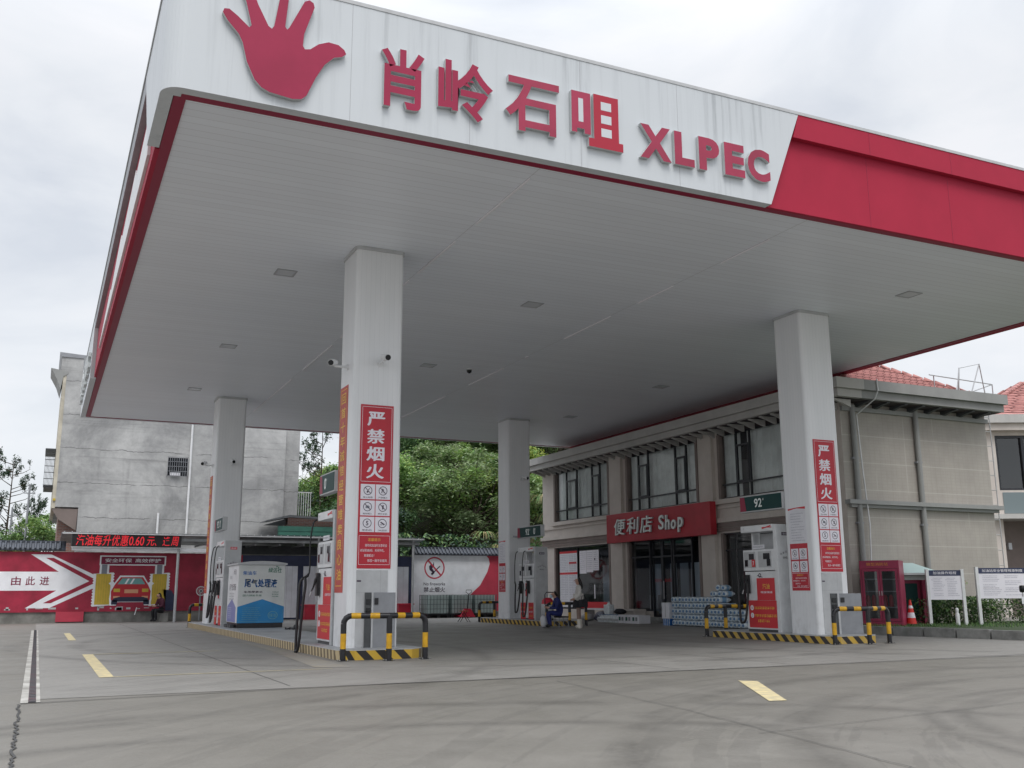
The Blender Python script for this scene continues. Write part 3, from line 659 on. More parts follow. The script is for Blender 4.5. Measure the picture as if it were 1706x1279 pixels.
# ------------------------------------------------------------ fuel dispensers (front looks to -X)
def nozzle(m, p, k=1):
    p = Vector(p)
    m.tube([p, p+Vector((-.03, 0, -.08)), p+Vector((-.06, .01, -.2)), p+Vector((-.10, .02, -.30))], [.022, .026, .02, .012], 'black_rubber', 8)
    m.tube([p+Vector((.0, 0, -.02)), p+Vector((.05, 0, -.10)), p+Vector((.05, 0, -.2)), p+Vector((0, 0, -.24))], .012, 'black_rubber', 6)
    m.tube([p+Vector((-.10, .02, -.3)), p+Vector((-.13, .03, -.4))], .011, 'steel', 6)
def dispenser(x, y0, y1, label, kind):
    """x = front plane; y0 near end, y1 far end"""
    t = thing('fuel_dispenser', label, 'fuel pump', (x+.27, (y0+y1)/2, .185), 'tall white fuel pumps on the islands')
    G = LEFT(x, y1, .185); Lh = y1-y0; D = -.52
    m = MB(); m.fbox(G, .02, Lh-.14, .06, 1.5, D, -.02, 'white_paint'); m.fbox(G, .02, Lh-.14, 0, .058, D+.03, -.05, 'dark_grey'); m.build('body', t, bevel=.008)
    m = MB(); m.fbox(G, .0, Lh-.13, 1.52, 2.05, D, 0, 'white_paint'); m.build('meter_head', t, bevel=.008)
    m = MB(); m.fbox(G, Lh-.13, Lh, .0, 2.66, D, .0, 'pale_grey' if kind != 7 else 'white_paint'); s_ = m.build('end_panel', t, bevel=.01)
    E_ = FRONT(x, y0, .185); m = MB(); m.fbox(E_, .17, .38, 2.38, 2.46, .001, .006, 'print_red' if kind == 2 else 'print_dark'); m.text(E_, '潜油泵', .19, 2.395, .17, .05, 'print_white', .008)
    for q in range(5): m.text(E_, '防爆加油机'[q], .1+.075*q, 1.95-.03*abs(q-2), .05, .05, 'print_dark', .004)
    m.text(E_, '请熄火', .17, 1.80, .2, .055, 'print_dark', .004); m.build('end_print', s_)
    m = MB(); m.fbox(G, 0, .07, 2.05, 2.5, D, -.3, 'white_paint'); m.fbox(G, .1, Lh*.55, 2.06, 2.48, D, D+.03, 'pale_grey'); m.fbox(G, Lh*.55, Lh-.14, 2.06, 2.48, D, D+.03, 'screen_dark'); m.build('back_panel', t)
    m = MB(); m.fbox(G, -.03, Lh-.132, 2.5, 2.67, D+.001, .02, 'white_paint'); m.text(G, 'P', .08, 2.57, .04, .045, 'print_grey', .024)
    m.line(G, Lh*.62, 2.57, Lh*.88, 2.63, .03, 'print_red', .024); m.line(G, Lh*.62, 2.60, Lh*.9, 2.59, .02, 'print_red', .0245); m.build('top_beam', t, bevel=.01)
    for k, (a, b) in enumerate(((.05, .5), (.62, 1.12))):
        a, b = a*Lh/1.35, b*Lh/1.35
        m = MB(); m.fbox(G, a, b, 1.60, 2.0, 0, .012, 'pale_grey'); q = m.build('keypad_panel', t)
        m = MB(); m.fbox(G, a+.2, b-.05, 1.80, 1.95, .013, .017, 'screen_dark'); m.fbox(G, (a+.03 if k == 0 else b-.17), (a+.15 if k == 0 else b-.03), 1.63, 1.80, .013, .018, 'screen_dark'); m.build('screen', q)
    m = MB(); m.fbox(G, .4, .85, 2.07, 2.17, -.02, .004, 'paper'); m.scribble(G, .42, 2.1, .4, .04, 14, 'print_grey', .006)
    m.disc(G, Lh*.52, 1.86, .02, 'print_dark', .004); m.ring(G, Lh*.45, 1.40, .03, .055, 'print_dark', -.016); m.line(G, Lh*.38, 1.4, Lh*.53, 1.35, .02, 'print_dark', -.015); m.build('labels', t)
    m = MB()
    if kind == 7: m.fbox(G, .36, .50, 1.615, 1.80, .0185, .021, 'print_red'); m.text(G, '7', .405, 1.65, .05, .11, 'print_white', .0225, .02)
    if kind in (7, 1):
        m.fbox(G, .48, Lh-.18, .78, 1.33, -.018, -.010, 'print_red'); m.text(G, '汽油', .70, 1.06, .28, .13, 'print_yellow', -.008, .01); m.scribble(G, .62, .95, .46, .055, 8, 'print_white', -.008)
        m.fbox(G, .12, Lh-.14, .1, .775, -.018, -.008, 'print_red')
        for r_, (z, n) in enumerate(((.55, 12), (.36, 13), (.23, 7))):
            m.scribble(G, .34+(.12 if r_ == 2 else 0), z, .066*n, .075, n, 'print_yellow', -.006)
            if r_ < 2: m.disc(G, .25, z+.04, .065, 'print_white', -.006); m.text(G, str(r_+1), .235, z+.01, .03, .06, 'print_red', -.004)
    else:
        m.fbox(G, Lh*.38, Lh*.52, .85, 1.33, -.018, -.010, 'print_red')
        for a in (.1, Lh*.55): m.fbox(G, a, a+.42, .02, .62, -.018, -.01, 'print_red'); m.scribble(G, a+.05, .4, .32, .07, 4, 'print_yellow', -.007); m.scribble(G, a+.05, .25, .32, .07, 4, 'print_white', -.007); m.scribble(G, a+.05, .1, .32, .07, 4, 'print_orange', -.007)
    m.build('stickers', t)
    # hoses hang from the top beam and loop down to their holsters
    def hose(a, zlow, k, out=.14):
        p0 = G.p(a, 2.53, .03)
        P = [p0, p0+Vector((-.08, 0, -.08)), p0+Vector((-.13, 0, -.5)), p0+Vector((-.13, 0, -1.1)), G.p(a+.02, 1.25, out), G.p(a+.06, .8, out+.04), G.p(a+.14, zlow+.08, out+.08), G.p(a+.24, zlow, out+.1), G.p(a+.34, zlow+.1, out+.07), G.p(a+.39, .8, out+.02), G.p(a+.36, 1.15, out-.02), G.p(a+.24, 1.3, out-.04)]
        S = []
        for i in range(len(P)-1):
            q0, q1, q2, q3 = P[max(i-1, 0)], P[i], P[i+1], P[min(i+2, len(P)-1)]
            for u in (0, .25, .5, .75): S.append(.5*((2*q1)+(q2-q0)*u+(2*q0-5*q1+4*q2-q3)*u*u+(3*q1-q0-3*q2+q3)*u**3))
        S.append(P[-1]); m = MB(); m.tube(S, [.017 if i < 13 else .03 for i in range(len(S))], 'black_rubber', 8); h_ = m.build('hose', t)
        m = MB(); nozzle(m, G.p(a+.22, 1.34, .05)); m.fbox(G, a+.15, a+.29, .95, 1.42, .0, .06, 'black_rubber'); m.build('nozzle', h_)
    if kind in (7, 1): hose(-.06, .22 if kind == 7 else -.14, 0, .16 if kind == 7 else .34)
    else: hose(-.05, .25, 0); hose(.62, .12, 1)
    return t
dispenser(COLX[1]-.5, 20.0, 21.35, 'white fuel pump marked with a red number 7, beside the right column', 7)
dispenser(COLX[0]-.5, 19.75, 21.0, 'white fuel pump with red panels and looped black hose behind the nearest column', 1)
dispenser(COLX[0]-.5, 32.9, 34.5, 'white fuel pump behind the blue and white cabinet on the left', 2)
dispenser(COLX[1]-.5, 33.6, 35.0, 'grey sided fuel pump with two looped hoses at the middle column', 3)

# price boards hung beside the columns
def price(x, y0, y1, s, label, cy):
    t = thing('grade_sign', label, 'fuel grade sign', (x, (y0+y1)/2, 3.2), 'green fuel grade boards above the pumps')
    G = LEFT(x, y1, 3.2); Lh = y1-y0
    m = MB(); m.fbox(G, 0, Lh, 0, .43, -.16, 0, 'pale_grey'); m.build('case', t, bevel=.008)
    m = MB(); m.fbox(G, .02, Lh-.02, .03, .40, .001, .008, 'screen_green'); m.poly(G, [(.02, .03), (.27, .03), (.2, .40), (.02, .40)], 'trim_magenta', .011); m.build('face', t)
    m = MB()
    for k, q in enumerate(s):
        a = Lh*(.42+.33*k)-.1
        m.text(G, q, a, .10, .15*len(q), .23, 'digit_white', .012, .02); m.text(G, '#', a+.165*len(q), .26, .05, .06, 'digit_white', .012)
    m.build('digits', t)
    yy = cy+(CW if y0 > cy else -CW)
    m = MB(); m.tube([(x+.2, min(y0, y1)+.3, 3.25), (x+.3, yy, 3.35)] if y0 > cy else [(x+.2, y1-.3, 3.25), (x+.3, yy, 3.35)], .03, 'mid_grey'); m.tube([(x+.05, (y0+y1)/2, 3.3), (x+.2, (y0+y1)/2, 3.3)], .03, 'mid_grey'); m.build('bracket', t)
price(COLX[1]-.56, 19.63, 21.3, ['92'], 'green fuel grade board reading 92 beside the right column', COLY[0])
price(COLX[0]-.56, 19.63, 20.8, ['0'], 'green fuel grade board half hidden behind the nearest column', COLY[0])
price(COLX[0]-.56, 33.3, 34.8, ['92', '0'], 'green fuel grade board on the far left column', COLY[1])
price(COLX[1]-.56, 33.0, 35.0, ['92', '0'], 'green fuel grade board reading 92 and 0 at the middle column', COLY[1])

# ------------------------------------------------------------ signs on the columns
def icon(m, G, x, y, s, k, d):
    """one pictogram square of side s with lower-left corner x, y"""
    m.rect(G, x, x+s, y, y+s, 'sign_white', d); cx, cy, r = x+s*.5, y+s*.58, s*.30
    m.ring(G, cx, cy, r*.86, r, 'print_dark', d+.002)
    if k == 4: m.text(G, '5', cx-r*.28, cy-r*.5, r*.56, r, 'print_dark', d+.003, .02)
    elif k == 5: m.poly(G, [(cx-r*.5, cy+r*.2), (cx-r*.35, cy+r*.4), (cx+r*.55, cy-r*.15), (cx+r*.4, cy-r*.4)], 'print_dark', d+.003); m.line(G, cx-r*.6, cy-r*.3, cx, cy-r*.3, r*.1, 'print_dark', d+.003)
    else:
        if k == 0: m.poly(G, [(cx-r*.15, cy-r*.6), (cx+r*.15, cy-r*.3), (cx-r*.05, cy-.0), (cx-r*.3, cy-r*.3)], 'print_dark', d+.003); m.line(G, cx+r*.1, cy+r*.1, cx+r*.4, cy+r*.5, r*.12, 'print_dark', d+.003)
        if k == 1: m.line(G, cx-r*.3, cy-r*.5, cx-r*.1, cy+r*.5, r*.18, 'print_dark', d+.003); m.line(G, cx+r*.25, cy-r*.5, cx+r*.05, cy+r*.4, r*.14, 'print_dark', d+.003)
        if k == 2: m.poly(G, [(cx-r*.5, cy-r*.3), (cx+r*.4, cy-r*.3), (cx+r*.5, cy+r*.05), (cx+r*.1, cy+r*.35), (cx-r*.4, cy+r*.2)], 'mural_grey', d+.003)
        if k == 3: m.line(G, cx, cy-r*.5, cx+r*.1, cy+r*.45, r*.3, 'print_dark', d+.003)
        m.line(G, cx-r*.66, cy+r*.66, cx+r*.66, cy-r*.66, r*.14, 'print_dark', d+.004)
    t_ = ['禁止吸烟', '严禁烟火', '禁车辆入', '禁打手机', '限速5码', '24h监控'][k]
    m.text(G, t_, x+s*.18, y+s*.07, s*.64, s*.11, 'print_dark', d+.003)
def notice(m, G, x, y, w, h, d):
    m.rect(G, x, x+w, y, y+h, 'sign_red', d)
    for a in ((x+.025, x+w-.025, y+.05, y+.056), (x+.025, x+w-.025, y+h-.022, y+h-.016), (x+.025, x+.031, y+.05, y+h-.016), (x+w-.031, x+w-.025, y+.05, y+h-.016)): m.rect(G, *a, 'sign_white', d+.002)
    m.text(G, '温馨提示', x+w*.3, y+h*.80, w*.38, h*.095, 'print_yellow', d+.003)
    for r_, (a, n, t_) in enumerate(((.22, .66, '请司机加油时注意安全'), (.08, .72, '进站限速5码、关闭手机，'), (.2, .3, '谢谢配合！'), (.3, .58, '祝您一路平安顺风'))):
        m.text(G, t_, x+w*a, y+h*(.63-.155*r_), w*n, h*.085, 'print_white', d+.003)
def warning(cx, cy, z0, dx, label):
    G = FRONT(cx+dx, cy-CW, z0)
    t = thing('warning_sign', label, 'warning sign', (cx+dx+.33, cy-CW, z0), 'tall red no smoking signs')
    m = MB(); m.fbox(G, 0, .67, 0, 3.18, .002, .012, 'sign_red'); m.build('board', t)
    m = MB(); d = .014
    for a in ((.03, .64, 1.66, 1.667), (.03, .64, 3.135, 3.142), (.03, .037, 1.66, 3.14), (.633, .64, 1.66, 3.14)): m.rect(G, *a, 'sign_white', d)
    for k, ch in enumerate('严禁烟火'):
        for q in (-.008, .008): m.text(G, ch, .14+q, 2.76-.345*k+q*.4, .35, .28, 'sign_white', d+abs(q-.008)*.05, .01)
    for k in range(6): icon(m, G, .035+(k % 2)*.305, 1.32-(k//2)*.315, .29, k, d)
    notice(m, G, .0, .02, .67, .62, d); m.build('print', t)
warning(COLX[0], COLY[0], 1.65, -.34, 'tall red sign with white characters and pictograms on the nearest column')
warning(COLX[1], COLY[0], 1.64, -.33, 'tall red sign with white characters and pictograms on the right column')
def banner(x, y1, y0, z0, z1, label):
    G = LEFT(x, y1, z0); w_ = y1-y0; h_ = z1-z0
    t = thing('vertical_banner', label, 'banner', (x, (y1+y0)/2, z0), 'tall red banners on the left columns')
    m = MB(); m.fbox(G, 0, w_, 0, h_, .001, .008, 'banner_red'); m.build('cloth', t)
    m = MB(); s = '回首十年诚信经营唯卖良心油'; st = (h_-.30)/len(s)
    for k, ch in enumerate(s): m.text(G, ch, w_*.22, h_-.1-st*(k+1)+st*.12, w_*.56, st*.74, 'print_yellow', .012, .012)
    for a in ((w_*.1, w_*.9, .12, .135), (w_*.1, w_*.12, .12, h_-.06), (w_*.88, w_*.9, .12, h_-.06), (w_*.1, w_*.9, h_-.075, h_-.06)): m.rect(G, *a, 'print_yellow', .011)
    m.build('characters', t)
banner(COLX[0]-CW, 19.58, 19.02, 1.2, 5.28, 'red banner with vertical yellow characters on the nearest column')
banner(COLX[0]-CW, 36.85, 36.3, 1.2, 5.28, 'faded red banner with vertical characters on the far left column')
def smallnotice(x, y1, y0, z0, z1, label):
    G = LEFT(x, y1, z0); w_ = y1-y0; h_ = z1-z0; hp = h_*.44
    t = thing('notice_sheet', label, 'notice', (x, (y1+y0)/2, z0), 'paper notices above red pictogram signs on the columns')
    m = MB(); m.fbox(G, 0, w_, h_-hp, h_, .001, .005, 'paper'); m.poly(G, [(0, h_-.07), (w_*.5, h_-.03), (w_, h_-.06), (w_, h_), (w_*.5, h_-.01), (0, h_-.03)], 'print_red', .007)
    for k in range(11): m.scribble(G, w_*.12, h_-.17-k*.065, w_*(.5+.3*random.random()), .022, 12, 'paper_line', .007)
    m.build('paper_sheet', t)
    m = MB(); G2 = G; m.fbox(G2, 0, w_, 0, h_-hp-.0, .001, .006, 'sign_red'); s = w_*.42
    for k in range(4): icon(m, G2, w_*.05+(k % 2)*w_*.48, h_-hp-.12-s-(k//2)*(s+.04), s, k, .008)
    notice(m, G2, 0, .02, w_, h_-hp-.12-2*s-.07, .008); m.build('pictogram_board', t)
smallnotice(COLX[1]-CW, 19.5, 18.88, 1.2, 3.2, 'white sheet over a red pictogram sign on the left face of the right column')
smallnotice(COLX[1]-CW, 36.85, 36.25, 1.2, 3.2, 'white sheet over a red pictogram sign on the middle column')
def ctrlbox(x0, x1, y, z1, label):
    t = thing('control_cabinet', label, 'cabinet', ((x0+x1)/2, y, .185), 'grey control cabinets at the columns')
    G = FRONT(x0, y, .185); w_ = x1-x0; h_ = z1-.185
    m = MB(); m.fbox(G, .2*w_, w_, 0, h_, -.3, 0, 'mid_grey'); m.build('door', t, bevel=.006)
    m = MB(); m.fbox(G, 0, .2*w_-.002, 0, h_, -.3, -.01, 'dark_grey'); m.fbox(G, .2*w_+.003, .26*w_, 0, h_, .0, .01, 'pale_grey'); m.build('side_channel', t)
    m = MB()
    for z in (.62, .78): m.fbox(G, .03*w_, .17*w_, h_*z, h_*z+.1, -.009, .004, 'screen_dark')
    m.fbox(G, .3*w_, .42*w_, h_*.78, h_*.9, .011, .02, 'black_paint'); m.build('switches', t)
ctrlbox(COLX[0]-.17, COLX[0]+.43, COLY[0]-CW-.06, 1.2, 'grey control cabinet behind the barrier at the nearest column')
ctrlbox(COLX[1]-.12, COLX[1]+.82, COLY[0]-CW-.04, 1.13, 'grey control cabinet behind the barrier at the right column')

# ------------------------------------------------------------ exhaust fluid cabinet
t = thing('fluid_cabinet', 'grey and blue cabinet with Chinese lettering and curved lid on the left island', 'cabinet', (6.05, 31.6, .185))
x0, x1, y0, y1 = 5.4, 6.78, 30.75, 32.55
m = MB(); m.box(x0, x1, y0, y1, .33, 2.03, 'cab_grey'); m.build('body', t, bevel=.012)
m = MB(); m.box(x0+.02, x1-.02, y0+.02, y1-.02, .19, .329, 'black_paint'); m.build('plinth', t)
m = MB(); G = FRONT(x0, y0, 0); m.prism(G, [(-.05, 2.032), (1.43, 2.032), (1.43, 2.08), (1.1, 2.13), (.7, 2.145), (.3, 2.13), (-.05, 2.08)], -1.85, .05, 'pale_grey'); m.build('lid', t)
m = MB(); W_ = x1-x0; d = .004
m.poly(G, [(.0, .33), (W_, .33), (W_, .80), (W_*.52, 1.02), (0, .80)], 'cab_blue', d)
for k in range(7): m.scribble(G, .14, .76-k*.055, .45+.12*random.random(), .018, 26, 'mural_teal', d+.003)
m.ring(G, 1.05, .55, .13, .145, 'mural_teal', d+.003, ay=.8); m.text(G, '绿洁', .95, .5, .2, .1, 'mural_teal', d+.003)
for a in ((.04, W_-.04, .37, .376), (W_-.046, W_-.04, .37, .72)): m.rect(G, *a, 'mural_teal', d+.003)
m.text(G, '柴油车', .12, 1.73, .40, .12, 'print_blue', d, .01); m.text(G, '绿洁社', .86, 1.80, .40, .15, 'print_green', d, .015, shear=.1)
m.disc(G, 1.12, 1.98, .022, 'print_green', d+.001); m.disc(G, 1.17, 1.965, .018, 'print_green', d+.001)
[m.text(G, ch, .18+.196*k_+q_, 1.37, .18, .24, 'print_blue', d+abs(q_)*.1, .012) for k_, ch in enumerate('尾气处理液') for q_ in (-.006, .006)]
m.text(G, '车用尿素水', .16, 1.20, .56, .065, 'print_dark', d, .01, shear=.2); m.text(G, '国六排放专用', .14, 1.10, .54, .06, 'print_green', d, .0, shear=.2)
for k in range(3): m.scribble(G, 1.0, 1.21-.065*k, .2, .035, 5, 'print_green', d)
G2 = LEFT(x0, y1, 0); W2 = y1-y0
m.rect(G2, .02, W2-.04, .34, 2.02, 'white_paint', d-.002); m.poly(G2, [(.1, .35), (W2*.86, .35), (W2*.86, .78), (W2*.48, 1.03), (.1, .80)], 'cab_violet', d)
for k in range(6): m.scribble(G2, .3, .75-.06*k, .55, .02, 12, 'sign_white', d+.003)
m.text(G2, '绿洁', W2*.55, 1.75, .4, .16, 'print_dark', d); m.text(G2, '柴油', W2*.18, 1.62, .35, .11, 'print_grey', d); m.text(G2, '尾气处理液', W2*.18, 1.28, W2*.62, .2, 'print_dark', d)
for k in range(3): m.scribble(G2, W2*.18, 1.16-.08*k, W2*.5, .05, 6, 'print_grey', d)
m.build('printed_panels', t)
m = MB(); 
for y in (31.1, 31.4, 31.7, 32.0): m.box(x0-.13, x0-.02, y, y+.2, .187, .28, 'dark_grey')
m.build('feet', t)
t = thing('hand_tool', 'small black jumble of cable lying on the left island', 'cable', (6.7, 29.2, .186)); m = MB()
P = [(6.45+.012*i, 28.9+.16*math.sin(i*.7), .21+.02*math.cos(i)) for i in range(26)]; m.tube(P, .02, 'black_rubber', 6); m.lathe((6.75, 28.95, .187), [(.07, 0), (.075, .1), (.04, .13)], 'black_rubber', 10); m.build('coil', t)

# ------------------------------------------------------------ shop building
XF, YS = 22.3, 23.4; YE = 44.05; XE = 28.72
sh = thing('shop_building', 'two storey stone shop building with dark windows beside the canopy', 'building', (XF, YS, 0))
WY = [(37.6, 42.85), (31.0, 36.2), (24.5, 29.75)]        # window bays, seen from far to near
m = MB()
ys = [YS, 24.5, 29.75, 31.0, 36.2, 37.6, 42.85, YE]
for a, b in ((24.5, 29.75), (31.0, 36.2), (37.6, 42.85)):
    m.box(XF, XF+.4, a, b, 6.83, 7.05, 'eave_shade'); m.box(XF, XF+.4, a, b, 3.24, 4.46, 'shop_stone')  # near-black strip over the windows puts shade between the brackets into the colour
m.box(XF, XF+.4, 24.5, 29.75, .0, .42, 'shop_stone'); m.box(XF, XF+.4, 37.6, 42.85, .0, .42, 'shop_stone'); m.box(XF, XF+.4, 34.6, 36.2, .0, .42, 'shop_stone'); m.box(XF, XF+.4, 31.0, 31.8, 0, .42, 'shop_stone')
m.build('front_wall', sh)
m = MB()
for a, b in ((YS+.004, 24.5), (29.75, 31.0), (36.2, 37.6), (42.85, YE)):
    m = MB(); m.box(XF-.001, XF+.4, a, b, 0, 7.05, 'shop_stone')
    if b-a > 1.05 and a < 40: m.box(XF-.14, XF-.002, a+.22, b-.22, 0, 6.95, 'shop_stone')
    m.build('pilaster', sh)
m = MB()
for a, b in WY:
    for z0, z1 in ((4.46, 6.83), (.42, 3.24)):
        for y in (a, b-.14): m.box(XF-.03, XF+.2, y, y+.14, z0, z1, 'shop_brown')
m.build('window_reveals', sh)
m = MB()
def cornice(z0, z1, p, k='shop_stone'): m.box(XF-p, XF-.002, YS-.0, YE+.1, z0, z1, k)
for a, b in WY: m.box(XF-.16, XF-.003, a-.12, b+.12, 4.28, 4.45, 'shop_stone')
for z0, z1, p in ((4.12, 4.2, .07), (3.62, 3.78, .12), (3.30, 3.42, .07), (3.44, 3.6, .05)): m.box(XF-p, XF-.1*0-.0025, 24.6, YE+.05, z0, z1, 'shop_brown' if z0 < 3.5 else 'shop_stone')
m.build('mouldings', sh)
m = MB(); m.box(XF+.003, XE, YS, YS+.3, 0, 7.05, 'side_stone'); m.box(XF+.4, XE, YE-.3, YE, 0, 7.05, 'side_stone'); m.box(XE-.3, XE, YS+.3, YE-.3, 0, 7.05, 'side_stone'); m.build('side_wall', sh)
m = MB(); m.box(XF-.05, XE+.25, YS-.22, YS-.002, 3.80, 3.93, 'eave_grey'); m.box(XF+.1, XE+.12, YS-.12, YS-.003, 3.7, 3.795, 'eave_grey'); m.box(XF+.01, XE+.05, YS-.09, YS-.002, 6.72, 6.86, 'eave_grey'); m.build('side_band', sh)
m = MB(); m.box(XF+.4, XE-.3, YS+.3, YE-.3, 3.3, 4.2, 'room_dark'); m.box(XF+3, XF+3.1, YS+.3, YE-.3, 0, 7, 'room_dark'); m.box(XF+.4, XE-.3, YS+.3, YE-.3, .1, .2, 'mid_grey'); m.box(XF+.4, XE-.3, YS+.3, YE-.3, 7.06, 7.2, 'room_dark'); m.build('interior', sh)
# eaves
EX, EY, EX1, EY1 = 21.4, 22.5, 28.82, 44.2
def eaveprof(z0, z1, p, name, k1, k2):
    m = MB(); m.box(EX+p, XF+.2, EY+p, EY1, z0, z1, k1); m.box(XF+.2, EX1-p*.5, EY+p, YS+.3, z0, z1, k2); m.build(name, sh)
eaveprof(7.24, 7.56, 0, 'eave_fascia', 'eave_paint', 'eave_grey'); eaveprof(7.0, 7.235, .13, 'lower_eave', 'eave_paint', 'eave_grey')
m = MB(); m.box(EX+.3, XF-.001, EY+.3, EY1, 6.985, 6.998, 'eave_shade'); m.box(XF, EX1-.1, EY+.3, YS-.001, 6.985, 6.998, 'eave_shade'); m.build('eave_soffit', sh)  # shade under the eaves is put into the dark soffit colour
m = MB()
y = 22.9
while y < 44:
    m = MB()
    m.prism(FRONT(0, y, 0), [(XF-.005, 6.74), (XF-.005, 6.975), (EX+.22, 6.975), (EX+.22, 6.94), (EX+.5, 6.87)], -.10, 0, 'eave_paint'); m.build('eave_bracket', sh); y += .58
x = 22.9
while x < 28.7:
    m = MB(); m.prism(LEFT(x, 0, 0), [(-(YS-.002), 6.82), (-(EY+.5), 6.92), (-(EY+.25), 6.95), (-(EY+.25), 6.985), (-(YS-.002), 6.985)], -.12, 0, 'dark_grey'); m.build('eave_bracket', sh); x += .75
# tiled roof
rx0, rx1, ry0, ry1, zr = 22.4, 28.4, 23.3, 42.6, 7.57; a = (25.4, 26.1, 9.25); b = (25.4, 39.4, 9.25)
m = MB(); c0, c1, c2, c3 = (rx0, ry0, zr), (rx1, ry0, zr), (rx1, ry1, zr), (rx0, ry1, zr)
for q in ((c0, c1, a), (c1, c2, b, a), (c2, c3, b), (c3, c0, a, b)): m.face(q, 'roof_tile')
for p, q in ((c0, a), (c1, a), (a, b), (b, c2), (b, c3)):
    p, q = Vector(p), Vector(q); n = int((q-p).length/.35)
    for i in range(n): m.tube([p+(q-p)*i/n+Vector((0, 0, .03)), p+(q-p)*(i+.92)/n+Vector((0, 0, .05))], [.10, .12], 'roof_tile', 8)
for i in range(24):                                     # tile courses on the end slope
    k = i/24; p = Vector(c0).lerp(Vector(a), k); q = Vector(c1).lerp(Vector(a), k); m.tube([p+Vector((0, -.02, .03)), q+Vector((0, -.02, .03))], .035, 'roof_tile', 6)
m.build('roof', sh)
# windows
def window(ya, yb, z0, z1, mull, trans, casem, glass='glass_dark', curtain=True):
    G = LEFT(XF+.07, yb, 0); w_ = yb-ya
    fr = MB(); fw = .055
    for x in [0]+[yb-q for q in mull]+[w_-fw]: fr.fbox(G, max(0, x-(fw/2 if 0 < x < w_-fw else 0)), min(w_, x+(fw/2 if 0 < x < w_-fw else fw)), z0, z1, -.06, .02, 'frame_dark')
    for z in (z0, z1-fw): fr.fbox(G, fw, w_-fw, z, z+fw, -.055, .018, 'frame_dark')
    for z in trans: fr.fbox(G, fw, w_-fw, z, z+fw, -.055, .018, 'frame_dark')
    for qa, qb, za, zb in casem:
        a_, b_ = yb-qa, yb-qb
        for x in (a_, b_-.07): fr.fbox(G, x, x+.07, za, zb, -.03, .035, 'frame_dark')
        for z in (za, zb-.07): fr.fbox(G, a_+.07, b_-.07, z, z+.07, -.03, .035, 'frame_dark')
    o = fr.build('window', sh)
    p = MB(); p.rect(G, .02, w_-.02, z0+.02, z1-.02, glass, -.03); p.build('pane', o)
    if curtain:
        c = MB(); n = int(w_/.06); P = [G.p(w_*i/n, z0, -.20+.035*math.sin(i*1.15)+.02*math.sin(i*.37)) for i in range(n+1)]
        for i in range(n):
            if curtain == 3 and n*.2 < i < n*.27: continue
            c.face([P[i], P[i+1], P[i+1]+Vector((0, 0, z1-z0)), P[i]+Vector((0, 0, z1-z0))], 'curtain', True)
        c.build('curtain', o)
    return o
window(37.6, 42.85, 4.46, 6.83, [41.69, 40.68, 39.26, 38.55], [4.95], [(41.66, 40.71, 5.0, 6.35), (39.23, 38.58, 5.0, 6.35)], curtain=True, glass='glass_clear')
window(31.0, 36.2, 4.46, 6.83, [35.32, 34.58, 32.61, 31.87], [4.95], [(35.29, 34.61, 5.0, 6.35), (32.58, 31.90, 5.0, 6.35)], curtain=True, glass='glass_clear')
window(24.5, 29.75, 4.46, 6.83, [28.76, 28.0, 26.1, 25.35], [4.95], [(28.73, 28.03, 5.0, 6.35), (26.07, 25.38, 5.0, 6.35)], curtain=3, glass='glass_clear')
window(37.6, 42.85, .42, 3.24, [40.7], [], [], curtain=False)
window(24.5, 29.75, .42, 3.24, [27.1], [2.6], [], curtain=False)
wd = window(34.6, 36.2, .42, 3.24, [], [2.55], [], curtain=False)
# doors
G = LEFT(XF+.16, 34.6, 0)
for k, (a_, b_) in enumerate(((0, .72), (.72, 1.44), (1.50, 2.8))):
    m = MB(); z0 = .2
    for x in (a_, b_-.075): m.fbox(G, x, x+.075, z0, 3.24, -.06, .02, 'frame_dark')
    for z in (z0, 2.52, 3.17): m.fbox(G, a_+.075, b_-.075, z, z+.07, -.055, .018, 'frame_dark')
    o = m.build('door' if k < 2 else 'side_light', sh); p = MB(); p.rect(G, a_+.02, b_-.02, z0, 3.2, 'glass_dark', -.03); p.build('pane', o)
    if k < 2:
        p = MB(); p.fbox(G, (b_-.13 if k == 0 else a_+.10), (b_-.10 if k == 0 else a_+.13), .9, 1.6, .03, .06, 'steel'); p.build('handle', o)
        p = MB(); p.text(G, '欢迎光临' if k == 0 else '自动感应', a_+.12, 1.56, .46, .13, 'print_red', -.02); p.build('door_sticker', o)
m = MB(); m.box(XF-.35, XF+.4, 31.8, 34.6, .0, .19, 'kerb_stone'); m.build('threshold', sh)
m = MB()
for a_, b_, z1 in ((35.0, 36.0, 2.3), (33.2, 33.75, 2.3), (34.0, 34.45, 2.3), (31.9, 33.0, 2.3)): m.box(XF+.9, XF+.93, a_, b_, .3, z1, 'glass_reflection')
m.box(XF+.5, XF+.9, 34.8, 35.4, .5, 1.05, 'paper'); m.box(XF+.75, XF+.78, 37.9, 39.6, .5, 2.35, 'glass_reflection')
m.build('reflection_sheets', sh)  # pale sheets behind the glass stand in for reflections in the doors
m = MB(); G = LEFT(XF+.075, 42.6, 0)
m.rect(G, .1, 1.85, .5, 3.05, 'paper', -.01); m.rect(G, .1, 1.85, 2.95, 3.05, 'print_red', -.008); m.rect(G, .1, 1.85, 1.98, 2.08, 'print_red', -.008); m.rect(G, 1.02, 1.75, 2.45, 2.55, 'print_red', -.008)
for k in range(30):
    if abs(2.85-k*.078-2.02) > .06: m.scribble(G, .18, 2.85-k*.078, .72, .03, 12, 'paper_line', -.006); m.scribble(G, 1.02, 2.85-k*.078, .7, .03, 12, 'paper_line', -.006)
for k in range(7): m.rect(G, .16+.24*k, .165+.24*k, .55, 2.9, 'paper_line', -.005)
